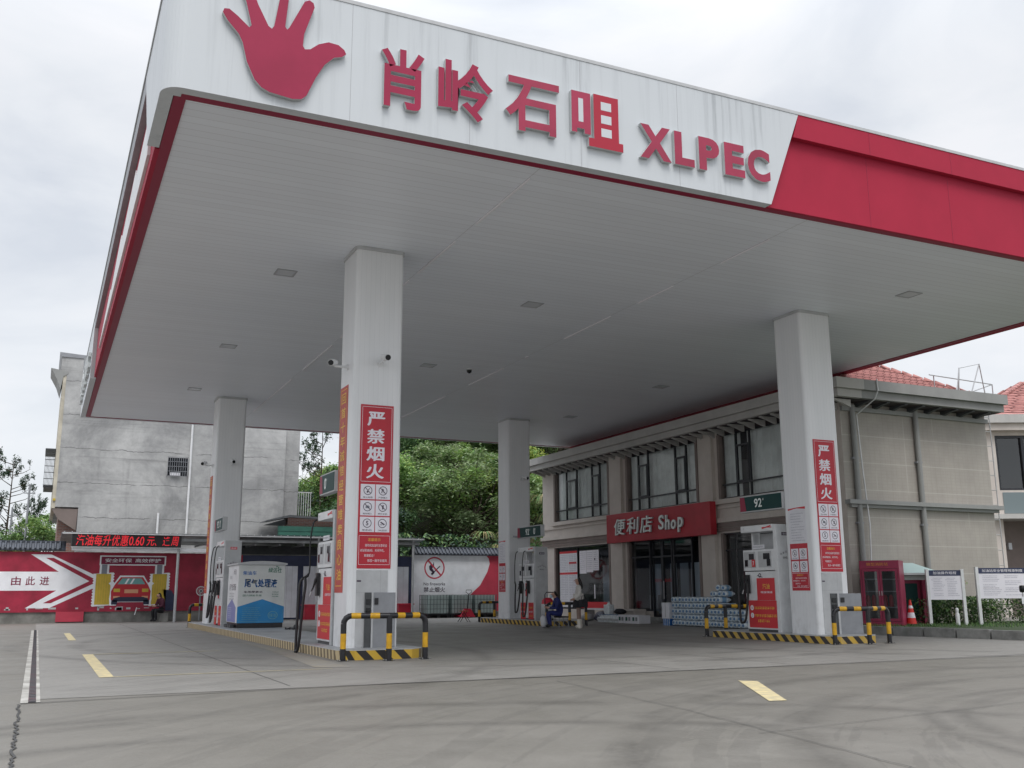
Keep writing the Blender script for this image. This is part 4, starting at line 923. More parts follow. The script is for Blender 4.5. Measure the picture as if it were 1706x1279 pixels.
for x, wz, zz in ((2.05, .62, 2.0), (2.69, .6, 2.05), (3.3, .5, 2.12)):
    m.rect(G, x, x+wz, zz, 3.02, 'print_white', -.01)
    for k in range(9): m.scribble(G, x+.06, 2.9-k*.09, wz-.12, .035, 7, 'paper_line', -.007)
m.disc(G, 3.45, 2.62, .05, 'print_dark', -.006); m.rect(G, 3.35, 3.44, .9, 1.5, 'print_white', -.01); m.rect(G, 2.1, 4.6, .42, .75, 'print_red', -.012)
m.build('window_posters', sh)
# downpipes, conduit
for x, z1 in ((22.72, 6.9), (25.4, 6.9)):
    m = MB(); m.tube([(x, YS-.1, .2), (x, YS-.1, z1)], .085, 'eave_grey', 12)
    for z in (1.5, 3.2, 5.2): m.box(x-.12, x+.12, YS-.13, YS-.003, z, z+.06, 'mid_grey')
    m.build('downpipe', sh)
m = MB(); m.tube([(23.0, EY-.03, 7.6), (23.02, EY-.03, 7.25), (23.0, EY+.1, 7.0), (22.86, YS-.12, 6.6), (22.92, YS-.14, 5), (23.05, YS-.14, 3.2), (23.0, YS-.1, 1.6)], .022, 'white_paint', 6); m.build('cable', sh)
t = thing('shop_sign', 'long red sign board with white characters and the word Shop above the doors', 'sign', (21.9, 33.5, 3.2))
G = LEFT(21.88, 37.2, 3.2)
m = MB(); m.fbox(G, 0, 7.4, 0, 1.2, -.27, 0, 'sign_red_shop'); m.build('board', t, bevel=.01)
m = MB()
for k, ch in enumerate('便利店'):
    for q in (-.012, 0, .012): m.text(G, ch, .73+1.02*k+q, .30+q*.5, .84, .66, 'digit_white', .02, .0, .07+q*.1, 'pale_grey', shear=.13)
for ch, x, w_, z, h_ in (('S', 4.12, .36, .30, .56), ('h', 4.58, .30, .28, .56), ('o', 4.98, .32, .27, .36), ('p', 5.42, .32, .14, .56)): m.text(G, ch, x, z+.05, w_, h_, 'digit_white', .02, .02, .07, 'pale_grey', shear=.08)
m.build('lettering', t)
t = thing('roof_frame', 'thin metal pipe railing and frame on the shop roof edge', 'railing', (28, 23.6, 7.56))
m = MB(); z = 7.57
def pr(*p): m.tube(p, .02, 'steel', 6)
pr((26.2, 23.3, z+.62), (28.65, 22.9, z+.42)); pr((28.65, 22.9, z), (28.65, 22.9, z+.42)); pr((27.3, 23.1, z), (27.3, 23.1, z+.53)); pr((26.4, 23.3, z), (26.4, 23.3, z+.6)); pr((28.65, 22.9, z+.42), (27.6, 23.1, z+.05))
pr((26.95, 22.9, z), (27.15, 22.9, z+.85), (28.0, 22.8, z+1.05), (28.15, 22.8, z)); pr((27.15, 22.9, z+.85), (27.25, 23.1, z)); pr((28.0, 22.8, z+1.05), (27.6, 22.9, z)); m.build('pipes', t)
t = thing('ladder', 'thin metal wall ladder at the right end of the stone side wall', 'ladder', (29.0, 23.5, .2)); m = MB()
for x in (28.82, 29.2): m.tube([(x, 23.6, .2), (x, 23.6, 7.1)], .018, 'steel', 6)
m.build('stiles', t); m = MB()
for k in range(14): m.tube([(28.82, 23.6, .5+.5*k), (29.2, 23.6, .5+.5*k)], .014, 'steel', 6)
m.build('rungs', t)
# block in front of the display window
t = thing('stone_block', 'low grey stone bench under the window left of the doors', 'bench', (21.9, 35.6, 0)); m = MB(); m.box(21.62, 22.15, 34.75, 36.85, .003, .42, 'shop_stone'); m.build('base', t); m = MB(); m.box(21.57, 22.15, 34.7, 36.9, .421, .5, 'shop_stone'); m.build('slab', t)

# second house at the right edge
def rotp(ox, oy, a):
    c, s = math.cos(a), math.sin(a)
    return lambda x, y: (ox+c*x-s*y, oy+s*x+c*y)
T = rotp(38.6, 31.6, R(-26)); dx = Vector((*T(1, 0), 0))-Vector((*T(0, 0), 0)); dy = Vector((*T(0, 1), 0))-Vector((*T(0, 0), 0))
hb = thing('red_roofed_house', 'house with red tiled roof and blue tinted windows at the right edge', 'house', (*T(0, 0), 0))
G = Fr((*T(0, 0), 0), dx)
m = MB()
for a_, b_, c_, d_ in ((0, 12, 8.1, 8.6), (0, .5, 0, 8.1), (0, 12, 4.45, 5.6)): m.fbox(G, a_, b_, c_, d_, -8, 0, 'shop_stone') if a_ == 0 and b_ == .5 else m.fbox(G, .5 if c_ < 8 else 0, b_, c_, d_, -.4, .0, 'shop_stone')
m.fbox(G, 3.6, 4.1, 5.6, 8.1, -.4, -.001, 'shop_stone'); m.fbox(G, 3.0, 12, 0, 4.449, -.6, -.3, 'brick'); m.fbox(G, .5, 12, 0, 8.6, -8, -2, 'room_dark'); m.build('wall', hb)
m = MB(); m.fbox(G, -.5, 12.5, 8.62, 9.0, -8.5, .5, 'eave_paint'); m.fbox(G, -.35, 12.4, 8.3, 8.615, -8.4, .35, 'shop_stone'); m.fbox(G, -.3, 12.3, 4.3, 4.5, -8.4, .45, 'eave_paint'); m.build('eave', hb)
m = MB(); q = [G.p(-.45, 9.01, .45), G.p(12.4, 9.01, .45), G.p(12.4, 9.01, -8.4), G.p(-.45, 9.01, -8.4), G.p(4.0, 11.3, -4), G.p(8.5, 11.3, -4)]
for f in ((0, 1, 5, 4), (3, 0, 4), (1, 2, 5), (2, 3, 4, 5)): m.face([q[i] for i in f], 'roof_tile')
for p_, q_ in ((0, 4), (3, 4), (4, 5)):
    A_, B_ = q[p_], q[q_]; n = int((B_-A_).length/.4)
    for i in range(n): m.tube([A_+(B_-A_)*i/n, A_+(B_-A_)*(i+.9)/n+Vector((0, 0, .02))], [.12, .14], 'roof_tile', 8)
for i in range(1, 18): k = i/18; m.tube([q[0].lerp(q[4], k), q[1].lerp(q[5], k)], .04, 'roof_tile', 6)
m.build('roof', hb)
m = MB(); m.fbox(G, .5, 3.6, 5.6, 5.7, -.3, -.1, 'frame_dark'); m.fbox(G, .5, 3.6, 8.0, 8.1, -.3, -.1, 'frame_dark')
for x in (.5, 1.7, 2.2, 3.45): m.fbox(G, x, x+.12, 5.7, 8.0, -.3, -.08, 'frame_dark')
m.fbox(G, 1.82, 3.45, 7.35, 7.45, -.3, -.08, 'frame_dark'); wn = m.build('window', hb); m = MB(); m.rect(G, .52, 3.55, 5.62, 8.08, 'glass_dark', -.2); m.build('pane', wn)
m = MB(); m.fbox(G, .6, 3.5, 4.55, 5.5, .001, .03, 'balcony_pale'); m.build('balcony_glass', hb)
m = MB(); m.fbox(G, .5, 3.0, 0, 4.3, -1.5, -1.4, 'shop_brown')
for z in (3.0,): 
    for x in (1.2, 2.2): m.fbox(G, x, x+.15, z, z+.3, -1.39, -1.2, 'lamp_lens')
m.build('porch_wall', hb)

# ------------------------------------------------------------ verge, kerb, boards on the right
m = MB(); VG = [(20.98, 21.6), (21.72, 17.0), (22.3, 13.0), (23.0, 6), (60, 6), (60, YS-.01), (21.6, YS-.01)]
F0 = Fr((0, 0, 0), (1, 0, 0), (0, 1, 0)); m.prism(F0, VG, .003, .2, 'grass', 'soil'); struct('verge', m)
m = MB(); KP = [(21.9, 23.3), (20.90, 21.6), (21.62, 17.0), (22.2, 13.0), (22.9, 6)]
for (a_, b_), (c_, d_) in zip(KP, KP[1:]):
    l = math.hypot(c_-a_, d_-b_); n = max(1, round(l/.95)); 
    for i in range(n):
        p = Vector((a_, b_, 0)).lerp(Vector((c_, d_, 0)), i/n+.006); q = Vector((a_, b_, 0)).lerp(Vector((c_, d_, 0)), (i+1)/n-.006)
        u = (q-p).normalized(); nrm = Vector((-u.y, u.x, 0)); h_ = .23+random.uniform(-.008, .008)
        G = Fr(p, u, nrm, (0, 0, 1)); m.prism(G, [(0, -.06), ((q-p).length, -.06), ((q-p).length, .12), (0, .12)], .003, h_, 'kerb_stone')
struct('kerb', m)
random.seed(3)
def blades(name, n, pts, h0, h1, mats, w_=.02, lean=.5):
    m = MB()
    for i in range(n):
        x, y, z = pts(); h_ = random.uniform(h0, h1); a_ = random.uniform(0, 6.28); l = random.uniform(0, lean)*h_
        px, py = math.cos(a_+1.57)*w_, math.sin(a_+1.57)*w_; cx_, cy_ = math.cos(a_)*l, math.sin(a_)*l
        m.face([(x-px, y-py, z), (x+px, y+py, z), (x+px*.8+cx_*.35, y+py*.8+cy_*.35, z+h_*.6), (x+cx_, y+cy_, z+h_)], random.choice(mats))
    return m
m = blades('grass', 2600, lambda: (lambda k: (21.1+k*9+random.random()*.3, 21.9-k*7.5*random.random()-random.random()*1.2+random.random()*1.4, .2))(random.random()), .03, .10, ['leaf_dark', 'leaf_mid'], .008)
struct('grass', m, 'stuff')
# fire cabinet
A25 = R(-25.1)
def camfr(x, y, z, a=A25): return Fr((x, y, z), (math.cos(a), math.sin(a), 0))
t = thing('fire_cabinet', 'dark red metal fire equipment cabinet with two glass doors', 'cabinet', (22.3, 22.4, .2))
G = camfr(21.85, 22.6, .2, R(-55)); m = MB(); Wc = 1.1
m.fbox(G, 0, .05, 0, 1.85, -.8, 0, 'plum_metal'); m.fbox(G, Wc-.05, Wc, 0, 1.85, -.8, 0, 'plum_metal'); m.fbox(G, .05, Wc-.05, 0, .12, -.8, 0, 'plum_metal'); m.fbox(G, .05, Wc-.05, 1.62, 1.85, -.8, 0, 'plum_metal'); m.fbox(G, .05, Wc-.05, .12, 1.62, -.8, -.78, 'black_paint')
m.text(G, '微型消防站', .2, 1.70, .6, .09, 'print_orange', .003); m.build('case', t)
m = MB()
for z in (.5, .95, 1.3): m.fbox(G, .05, Wc-.05, z, z+.03, -.75, -.08, 'mid_grey')
m.build('shelves', t)
m = MB()
for x in (.14, .3, .62, .78): m.lathe(G.p(x, .53, -.25), [(.06, 0), (.06, .28), (.02, .34)], 'sign_red', 10)
m.build('extinguishers', t)
for x in (.06, Wc/2+.005):
    m = MB(); w_ = Wc/2-.065
    for a_ in ((x, x+.06), (x+w_-.06, x+w_)): m.fbox(G, *a_, .13, 1.61, -.02, .015, 'plum_metal')
    for z in ((.13, .2), (1.54, 1.61)): m.fbox(G, x+.06, x+w_-.06, *z, -.02, .015, 'plum_metal')
    o = m.build('door', t); m = MB(); m.rect(G, x+.05, x+w_-.05, .15, 1.6, 'glass_dark', 0); m.build('pane', o)
    m = MB(); hx = x+w_-.035 if x < .2 else x+.02; m.fbox(G, hx, hx+.02, .85, .98, .016, .04, 'steel'); m.build('handle', o)
m = MB()
t = thing('guard_booth', 'small booth with pale sloping roof and green glass door, between cabinet and notice board', 'booth', (23.4, 22.3, .2))
G = camfr(23.2, 22.5, .2); m = MB(); m.fbox(G, 0, .12, 0, 1.42, -.9, -.3, 'white_paint'); m.fbox(G, .12, 1.0, 1.3, 1.42, -.9, -.3, 'white_paint'); m.fbox(G, .85, 1.0, 0, 1.3, -.9, -.3, 'plum_metal'); m.build('frame', t)
m = MB(); m.fbox(G, .2, .84, 0, 1.3, -.5, -.45, 'plum_metal'); o = m.build('door', t); m = MB(); m.fbox(G, .28, .76, .1, 1.2, -.449, -.44, 'screen_green'); m.build('pane', o)
m = MB(); m.face([G.p(-.22, 1.5, .05), G.p(1.35, 1.5, .05), G.p(.85, 1.82, -.9), G.p(-.22, 1.82, -.9)], 'awning_pale'); m.fbox(G, -.22, 1.35, 1.44, 1.498, .0, .05, 'pale_grey'); m.fbox(G, -.1, 1.3, 1.43, 1.5, -.9, -.05, 'dark_grey'); m.build('awning', t)
t = thing('traffic_cone', 'red and white traffic cone in front of the booth door', 'cone', (23.15, 21.95, .2)); c_ = (23.12, 22.0, .2)
m = MB(); m.box(c_[0]-.17, c_[0]+.17, c_[1]-.17, c_[1]+.17, .2, .24, 'black_rubber'); m.build('foot', t)
m = MB(); m.lathe((c_[0], c_[1], .24), [(.14, 0), (.115, .17)], 'cone_orange'); m.lathe((c_[0], c_[1], .24), [(.116, .17), (.09, .32)], 'paper'); m.lathe((c_[0], c_[1], .24), [(.09, .32), (.068, .44)], 'cone_orange'); m.lathe((c_[0], c_[1], .24), [(.068, .44), (.05, .52)], 'paper'); m.lathe((c_[0], c_[1], .24), [(.05, .52), (.025, .68)], 'cone_orange'); m.build('body', t)
def board(x, y, w_, h0, h1, title, label, cols):
    t = thing('notice_board', label, 'notice board', (x, y, .2), 'white notice boards on the verge')
    G = camfr(x, y, .2)
    for a_ in (0, w_-.09):
        m = MB(); m.fbox(G, a_, a_+.09, 0, h1, -.05, .04, 'white_paint'); m.build('post', t, bevel=.005)
    m = MB(); m.fbox(G, .09, w_-.09, h0, h1-.03, -.03, .015, 'sign_white'); o = m.build('panel', t)
    m = MB(); m.fbox(G, .09, w_-.09, h1-.19, h1-.03, .0155, .02, 'navy_paint'); n = len(title); tw = min(w_-.4, .115*n); m.text(G, title, w_/2-tw/2, h1-.15, tw, .085, 'print_white', .022)
    for c in range(cols):
        cw = (w_-.3)/cols; xx = .15+c*cw
        for k in range(int((h1-.3-h0)/.05)):
            if random.random() < .12: continue
            m.scribble(G, xx+(.0 if random.random() < .2 else .05), h1-.27-k*.05, cw*random.uniform(.55, .85), .022, 15, 'paper_line' if random.random() < .9 else 'print_dark', .018)
    m.build('print', o)
board(23.72, 21.9, 1.12, .72, 1.60, '加油操作规程', 'white notice board with short blue heading, nearer the red cabinet', 2)
board(25.05, 21.28, 1.6, .75, 1.66, '加油站安全管理规章制度', 'wider white notice board with long blue heading at the right edge', 2)
t = thing('solar_lamp', 'thin post with black solar lamp head and small white plate', 'garden lamp', (25.75, 20.3, .2)); m = MB(); m.tube([(25.75, 20.3, .2), (25.75, 20.3, 1.15)], .018, 'steel', 8); m.build('post', t)
m = MB(); m.lathe((25.75, 20.3, 1.12), [(.05, 0), (.08, .03), (.08, .16), (.06, .2)], 'black_paint', 12); m.build('lamp_head', t); m = MB(); G = camfr(25.67, 20.3, .8); m.fbox(G, 0, .17, 0, .2, .02, .03, 'paper'); m.poly(G, [(.04, .05), (.13, .05), (.085, .14)], 'print_grey', .033); m.build('plate', t)
t = thing('garden_figure', 'small white bollard lamp standing in the grass below the notice board', 'garden lamp', (24.25, 21.35, .2)); m = MB(); m.lathe((24.25, 21.35, .2), [(.06, 0), (.06, .3), (.05, .33), (.035, .36), (.05, .4), (.045, .46), (.02, .49)], 'white_paint', 12); m.build('body', t)

# hedge and plants behind the boards
def leafcloud(m, n, pos, s0, s1, mats, flat=.5):
    for i in range(n):
        c_ = Vector(pos()); s = random.uniform(s0, s1)
        nrm = Vector((random.gauss(0, flat), random.gauss(0, flat), 1)).normalized(); a_ = nrm.cross(Vector((random.random()-.5, random.random()-.5, .1))).normalized(); b_ = nrm.cross(a_)
        m.face([c_-a_*s, c_+b_*s*.45, c_+a_*s, c_-b_*s*.45], random.choice(mats))
random.seed(11)
for k, (x, y, w_, h_, lab) in enumerate(((24.6, 22.6, 1.3, .75, 'dark green clipped shrub behind the left notice board'), (26.2, 22.3, 1.6, .8, 'dark green shrub behind the wide notice board'), (25.35, 22.5, .35, 1.35, 'tall variegated shrub seen between the two notice boards'), (28.3, 21.8, 1.8, .9, 'dark green shrub at the far right edge'))):
    m = MB(); mm = ['leaf_dark', 'leaf_dark', 'leaf_mid'] if k != 2 else ['leaf_mid', 'leaf_straw', 'leaf_dark', 'leaf_pale']
    leafcloud(m, 2600 if k != 2 else 900, lambda: (x+random.gauss(0, w_*.35), y+random.gauss(0, .22), .2+h_*random.random()**.8), .03, .07, mm, .8)
    if k in (1, 3): leafcloud(m, 60, lambda: (x+random.gauss(0, w_*.35), y-.3+random.gauss(0, .1), .2+h_*.8+random.random()*.1), .02, .05, ['leaf_pale', 'print_white'], .8)
    t = thing('shrub', lab, 'shrub', (x, y, .2)); m.build('foliage', t)
    m = MB()
    for q in range(5): m.tube([(x+q*.1-.2, y, .2), (x+random.gauss(0, w_*.3), y, .2+h_*.7)], .012, 'bark', 5)
    m.build('stems', t)

# ------------------------------------------------------------ back wall with murals
YW = 47.0
bw = thing('boundary_wall', 'long wall with red arrow mural, blue panels and a white sign field at the back', 'wall', (5, YW, 0))
W = FRONT(0, YW, 0)
m = MB(); m.box(-14, 22.3, YW+.06, YW+.3, 0, 2.95, 'cement'); m.build('masonry', bw)
m = MB(); m.box(-14, 7.2, YW, YW+.055, .45, 2.95, 'wall_red'); m.build('red_render', bw)
m = MB(); m.box(8.4, 16.62, YW, YW+.055, .02, 2.9, 'navy_paint'); m.box(7.21, 8.39, YW+.01, YW+.055, .3, 2.9, 'wall_red'); m.build('navy_frame', bw)
for a_, b_ in ((8.7, 10.93), (11.2, 13.65), (13.95, 16.38)):
    m = MB(); m.box(a_, b_, YW-.03, YW-.002, .08, 2.42, 'panel_white')
    for q in range(1, 9): m.box(a_+(b_-a_)*q/9-.005, a_+(b_-a_)*q/9+.005, YW-.034, YW-.031, .08, 2.42, 'pale_grey')
    m.build('shutter_panel', bw)
m = MB(); m.box(16.66, 22.3, YW, YW+.055, .25, 3.0, 'mural_white'); m.build('white_render', bw)
m = MB(); d = .004
m.poly(W, [(20.55, 3.0), (20.68, 2.85), (20.73, 2.6), (20.6, 2.2), (20.2, 1.53), (19.68, 1.09), (18.9, .72), (18.2, .26), (22.28, .26), (22.28, 3.0)], 'wall_red2', d)
m.ring(W, 17.74, 2.38, .47, .54, 'wall_red2', d, 40); m.line(W, 17.4, 2.74, 18.08, 2.02, .08, 'wall_red2', d+.004)
m.line(W, 17.58, 2.06, 18.03, 2.47, .05, 'print_dark', d+.002); m.line(W, 17.58, 2.06, 17.72, 2.18, .1, 'print_dark', d+.002)
m.poly(W, [(17.66, 2.14), (17.48, 2.28), (17.45, 2.45), (17.56, 2.58), (17.62, 2.48), (17.70, 2.68), (17.72, 2.5), (17.62, 2.36), (17.72, 2.22)], 'print_dark', d+.003)
m.text(W, 'No fireworks', 17.18, 1.53, 1.13, .15, 'print_dark', d, .008); m.text(W, '禁止烟火', 17.18, 1.20, 1.13, .25, 'print_dark', d, .012)
m.build('white_mural', bw)
m = MB()
m.poly(W, [(-12, 2.12), (.76, 2.12), (-.36, 2.84), (.42, 2.84), (2.3, 1.93), (2.3, 1.5), (.50, .62), (-.42, .62), (.72, 1.34), (-12, 1.34)], 'mural_white', d)
m.poly(W, [(.22, 2.70), (.52, 2.70), (2.22, 1.80), (2.22, 1.66), (.55, .82), (.25, .82), (1.98, 1.73)], 'wall_red', d+.004)
for k, ch in enumerate('由此进'): m.text(W, ch, -1.02+.54*k, 1.56, .36, .36, 'mural_magenta', d+.004, .012)
m.fbox(W, 2.34, 5.06, 2.40, 2.82, .001, .006, 'mural_white'); m.rect(W, 2.4, 5.0, 2.45, 2.77, 'mural_magenta', .009)
m.text(W, '安全环保', 2.56, 2.53, 1.08, .17, 'mural_white', .012, .012); m.text(W, '高效便捷', 3.78, 2.53, 1.08, .17, 'mural_white', .012, .012)
for x0_ in (2.36, 4.62): m.rect(W, x0_, x0_+.38, 2.0, 2.42, 'mural_white', .0075); m.rect(W, x0_+.08, x0_+.30, 2.02, 2.44, 'mural_grey', .0105)
for x0_ in (2.14, 4.44):
    P = []; zz = .66
    while zz < 2.1: P += [(x0_+.02, zz), (x0_-.03, zz+.06)]; zz += .12
    Q = []; zz = 2.1
    while zz > .66: Q += [(x0_+.79, zz), (x0_+.84, zz-.06)]; zz -= .12
    m.poly(W, P+Q, 'mural_white', .0085); m.rect(W, x0_+.1, x0_+.70, .74, 2.04, 'mural_yellow', .0115)
    for q in range(5): m.rect(W, x0_+.18+.1*q, x0_+.19+.1*q, .8, 1.98, 'mural_grey' if q == 9 else 'print_yellow', .0135)
cw = [(2.86, .70), (3.12, .70), (3.16, .84), (4.22, .84), (4.26, .70), (4.52, .70), (4.56, 1.0), (4.50, 1.52), (4.62, 1.64), (4.5, 1.72), (4.36, 1.66), (4.18, 1.97), (3.2, 1.97), (3.0, 1.66), (2.88, 1.72), (2.76, 1.64), (2.88, 1.52), (2.82, 1.0)]
m.poly(W, cw, 'mural_white', .0155)
m.poly(W, [(2.90, .93), (4.48, .93), (4.5, 1.3), (4.38, 1.56), (4.14, 1.9), (3.24, 1.9), (3.0, 1.56), (2.88, 1.3)], 'mural_car', .0185)
m.poly(W, [(3.12, 1.60), (4.26, 1.60), (4.08, 1.85), (3.30, 1.85)], 'mural_teal', .0215)
for x_ in (3.4, 3.62): m.poly(W, [(x_, 1.61), (x_+.08, 1.61), (x_+.2, 1.84), (x_+.12, 1.84)], 'mural_white', .0235)
for x_ in (2.98, 4.14): m.rect(W, x_, x_+.26, 1.27, 1.41, 'mural_yellow', .0215); m.rect(W, x_, x_+.26, 1.0, 1.1, 'mural_peach', .0215)
m.rect(W, 3.42, 3.98, 1.22, 1.38, 'mural_peach', .0215); m.poly(W, [(2.95, .86), (4.43, .86), (4.4, 1.0), (4.2, 1.06), (3.2, 1.06), (3.0, 1.0)], 'mural_navy', .0225)
for x_ in (2.92, 4.22): m.rect(W, x_, x_+.24, .74, .93, 'mural_navy', .0225)
m.poly(W, [(5.06, .46), (5.12, .9), (4.98, 1.38), (5.35, 1.34), (5.55, 1.05), (5.6, .7), (5.5, .46)], 'navy_paint', .0115)
random.seed(5)
for q in range(16): x_ = random.uniform(-1.2, 4.6); m.rect(W, x_, x_+random.uniform(.05, .3), .5+random.random()*.12, .56+random.random()*.12, 'pale_grey', .003)
m.poly(W, [(3.88, .3), (3.92, .3), (3.98, .62), (3.95, .62)], 'mural_white', .07)
m.build('red_mural', bw)
m = MB(); m.fbox(W, .78, 1.86, .05, .46, .0, .1, 'wall_red2'); m.poly(W, [(.78, .46), (1.86, .46), (1.75, .2), (1.5, .3), (1.2, .25), (.9, .33)], 'wall_red2', .105); m.build('low_red_panel', bw)
# tiled coping, left and right
for x0_, x1_ in ((-14, .95), (16.55, 22.28)):
    m = MB(); m.prism(LEFT(x0_, 0, 0), [(-(YW+.5), 3.0), (-(YW-.16), 3.0), (-(YW-.16), 3.06), (-(YW+.14), 3.34), (-(YW+.22), 3.34), (-(YW+.5), 3.06)][::-1], -(x1_-x0_), 0, 'coping_tile')
    x = x0_+.1
    while x < x1_-.05: m.tube([(x, YW-.17, 3.085), (x, YW+.13, 3.365)], .045, 'coping_tile', 6); m.tube([(x, YW-.2, 3.07), (x, YW-.165, 3.09)], .052, 'coping_tile', 6); x += .19
    m.box(x0_, x1_, YW+.12, YW+.24, 3.345, 3.42, 'coping_tile'); m.build('coping', bw)

# open shed in front of the wall
sd_ = thing('wash_shed', 'open shed with thin tin roof in front of the red and blue wall', 'shed', (8, 46, 0))
m = MB(); m.prism(LEFT(.72, 0, 0), [(-49.5, 3.45), (-45.7, 3.70), (-45.7, 3.735), (-49.5, 3.49)][::-1], -4.9, 0, 'tin_roof'); m.prism(LEFT(5.63, 0, 0), [(-49.5, 3.42), (-45.7, 3.66), (-45.7, 3.74), (-49.5, 3.49)][::-1], -11.1, 0, 'tin_roof')
for x in np.arange(.8, 16.7, .3): m.box(x, x+.04, 45.68, 45.72, 3.735, 3.76, 'white_paint')
m.box(.75, 16.7, 45.67, 45.70, 3.66, 3.70, 'white_paint')
m.build('roof', sd_)
m = MB(); m.box(1.2, 16.5, 45.75, 45.83, 3.42, 3.54, 'tin_roof')
for x in (5.42, 10.9, 16.2): m.box(x-.04, x+.04, 45.85, 47.0, 3.38, 3.46, 'tin_roof')
for x in np.arange(6.5, 16, 1.1): m.box(x, x+.05, 45.9, 49, 3.3, 3.38, 'tin_roof')
m.build('beams', sd_)
m = MB(); m.box(1.15, 7.3, 45.86, 45.94, 2.98, 3.12, 'mural_white'); m.build('lower_rail', sd_)
for x in (5.42, 11.6, 16.2):
    m = MB(); m.tube([(x, 45.84, 0), (x, 45.84, 3.66)], .06, 'pale_grey', 10); m.build('post', sd_)
m = MB(); m.box(7.4, 16.4, 48.4, 48.5, 0, 3.4, 'dark_grey'); m.build('shade_sheet', sd_)  # added dark sheet, stands in for the shade under the shed roof
t = thing('led_display', 'black LED strip display with scrolling red Chinese text under the shed roof', 'display', (3.3, 45.75, 3.15)); G = FRONT(1.14, 45.72, 3.14)
m = MB(); m.fbox(G, 0, 4.36, 0, .54, -.08, 0, 'led_panel'); m.build('panel', t); m = MB(); m.fbox(G, -.03, 4.39, -.04, -.002, -.09, .01, 'pale_grey'); m.fbox(G, -.03, -.002, 0, .54, -.09, .01, 'dark_grey'); m.build('frame', t)
m = MB()
for k, ch in enumerate('汽油每升优惠'): m.text(G, ch, .14+.345*k, .04, .31, .46, 'led_red', .004, .009, shear=.12)
m.text(G, '0.60', 2.22, .07, .60, .38, 'led_red', .004, .01, shear=.08); m.text(G, '元', 2.93, .07, .30, .38, 'led_red', .004, .006, shear=.12); m.text(G, '、', 3.26, .07, .08, .12, 'led_red', .004, .006)
m.text(G, '逢', 3.58, .07, .30, .40, 'led_red', .004, .006, shear=.12); m.text(G, '周', 3.93, .07, .28, .40, 'led_red', .004, .006, shear=.12)
m.build('lit_text', t)
t = thing('standing_fan', 'round grey wall fan at the shadowed end of the red wall', 'fan', (6.55, 46.6, 0)); m = MB(); m.tube([(6.55, 46.6, .0), (6.55, 46.6, 1.2)], .03, 'mid_grey'); m.build('stand', t)
m = MB(); W2 = FRONT(6.55, 46.45, 1.3); m.ring(W2, 0, 0, .05, .08, 'pale_grey', 0); m.ring(W2, 0, 0, .17, .21, 'pale_grey', 0)
for q in range(12): a_ = q*math.pi/6; m.line(W2, .08*math.cos(a_), .08*math.sin(a_), .2*math.cos(a_), .2*math.sin(a_), .012, 'pale_grey', .001)
m.tube([W2.p(0, 0, -.08), W2.p(0, 0, .02)], .05, 'dark_grey'); m.build('grille', t)
def bin_(x, y, w_, h_, label):
    t = thing('red_bin', label, 'bin', (x, y, 0)); m = MB(); G = FRONT(x-w_/2, y, 0); m.add([G.p(.05, 0, 0), G.p(w_-.05, 0, 0), G.p(w_, h_, .04), G.p(0, h_, .04), G.p(.05, 0, -.5), G.p(w_-.05, 0, -.5), G.p(w_, h_, -.54), G.p(0, h_, -.54)], [(0, 1, 2, 3), (5, 4, 7, 6), (4, 0, 3, 7), (1, 5, 6, 2)], 'bin_red'); m.build('body', t)
    m = MB(); m.fbox(G, -.03, w_+.03, h_, h_+.06, -.57, .07, 'bin_red'); m.build('rim', t)
bin_(11.5, 45.9, .9, .62, 'red open bin standing between the cabinet and the nearest column'); bin_(16.0, 46.2, .75, .62, 'red open bin standing left of the white tanks')

# liquid tanks
tk = thing('liquid_tank', 'white plastic tank in a wire cage on a black pallet', 'tank', (17.35, 45.9, 0), 'caged plastic tanks along the white wall')
x0, x1, y0, y1 = 16.78, 17.92, 45.35, 46.4
m = MB(); m.rbox(x0+.03, x1-.03, y0+.03, y1-.03, .22, 1.05, .08, 'tank_plastic'); m.build('container', tk)
m = MB()
for k in range(8): x = x0+(x1-x0)*k/7; m.box(x-.008, x+.008, y0-.008, y0+.008, .18, 1.08, 'cage'); m.box(x-.008, x+.008, y1-.008, y1+.008, .18, 1.08, 'cage')
for k in range(5): z = .2+.215*k; m.box(x0, x1, y0-.018, y0-.009, z, z+.016, 'cage'); m.box(x0-.012, x0-.001, y0, y1, z, z+.016, 'cage'); m.box(x1+.001, x1+.012, y0, y1, z, z+.016, 'cage')
for k in range(6): y = y0+(y1-y0)*k/5; m.box(x0-.02, x0-.013, y-.008, y+.008, .18, 1.08, 'cage'); m.box(x1+.013, x1+.02, y-.008, y+.008, .18, 1.08, 'cage')
m.build('wire_cage', tk)
m = MB(); m.box(x0, x1, y0, y1, .13, .17, 'black_rubber')
for x in (x0, (x0+x1)/2-.06, x1-.12): m.box(x, x+.12, y0, y1, .002, .129, 'black_rubber')
m.build('pallet', tk); tk['label'] = 'white plastic tank in a wire cage, leftmost of the row of three'
dup(tk, (18.57, 45.9, 0), 0, 'white plastic tank in a wire cage, middle one behind the pallet truck'); dup(tk, (19.78, 45.9, 0), 0, 'white plastic tank in a wire cage, rightmost of the row of three')
t = thing('pallet_truck', 'small red pallet truck with upright black handle in front of the tanks', 'pallet truck', (18.6, 44.9, 0)); m = MB()
m.add([(18.25, 44.75, .04), (19.0, 44.75, .04), (18.78, 44.8, .42), (18.48, 44.8, .42), (18.25, 44.95, .04), (19.0, 44.95, .04), (18.78, 44.95, .42), (18.48, 44.95, .42)], [(0, 1, 2, 3), (5, 4, 7, 6), (1, 5, 6, 2), (4, 0, 3, 7), (3, 2, 6, 7)], 'bin_red')
for x in (18.35, 18.75): m.box(x, x+.14, 44.95, 46.0, .05, .12, 'bin_red')
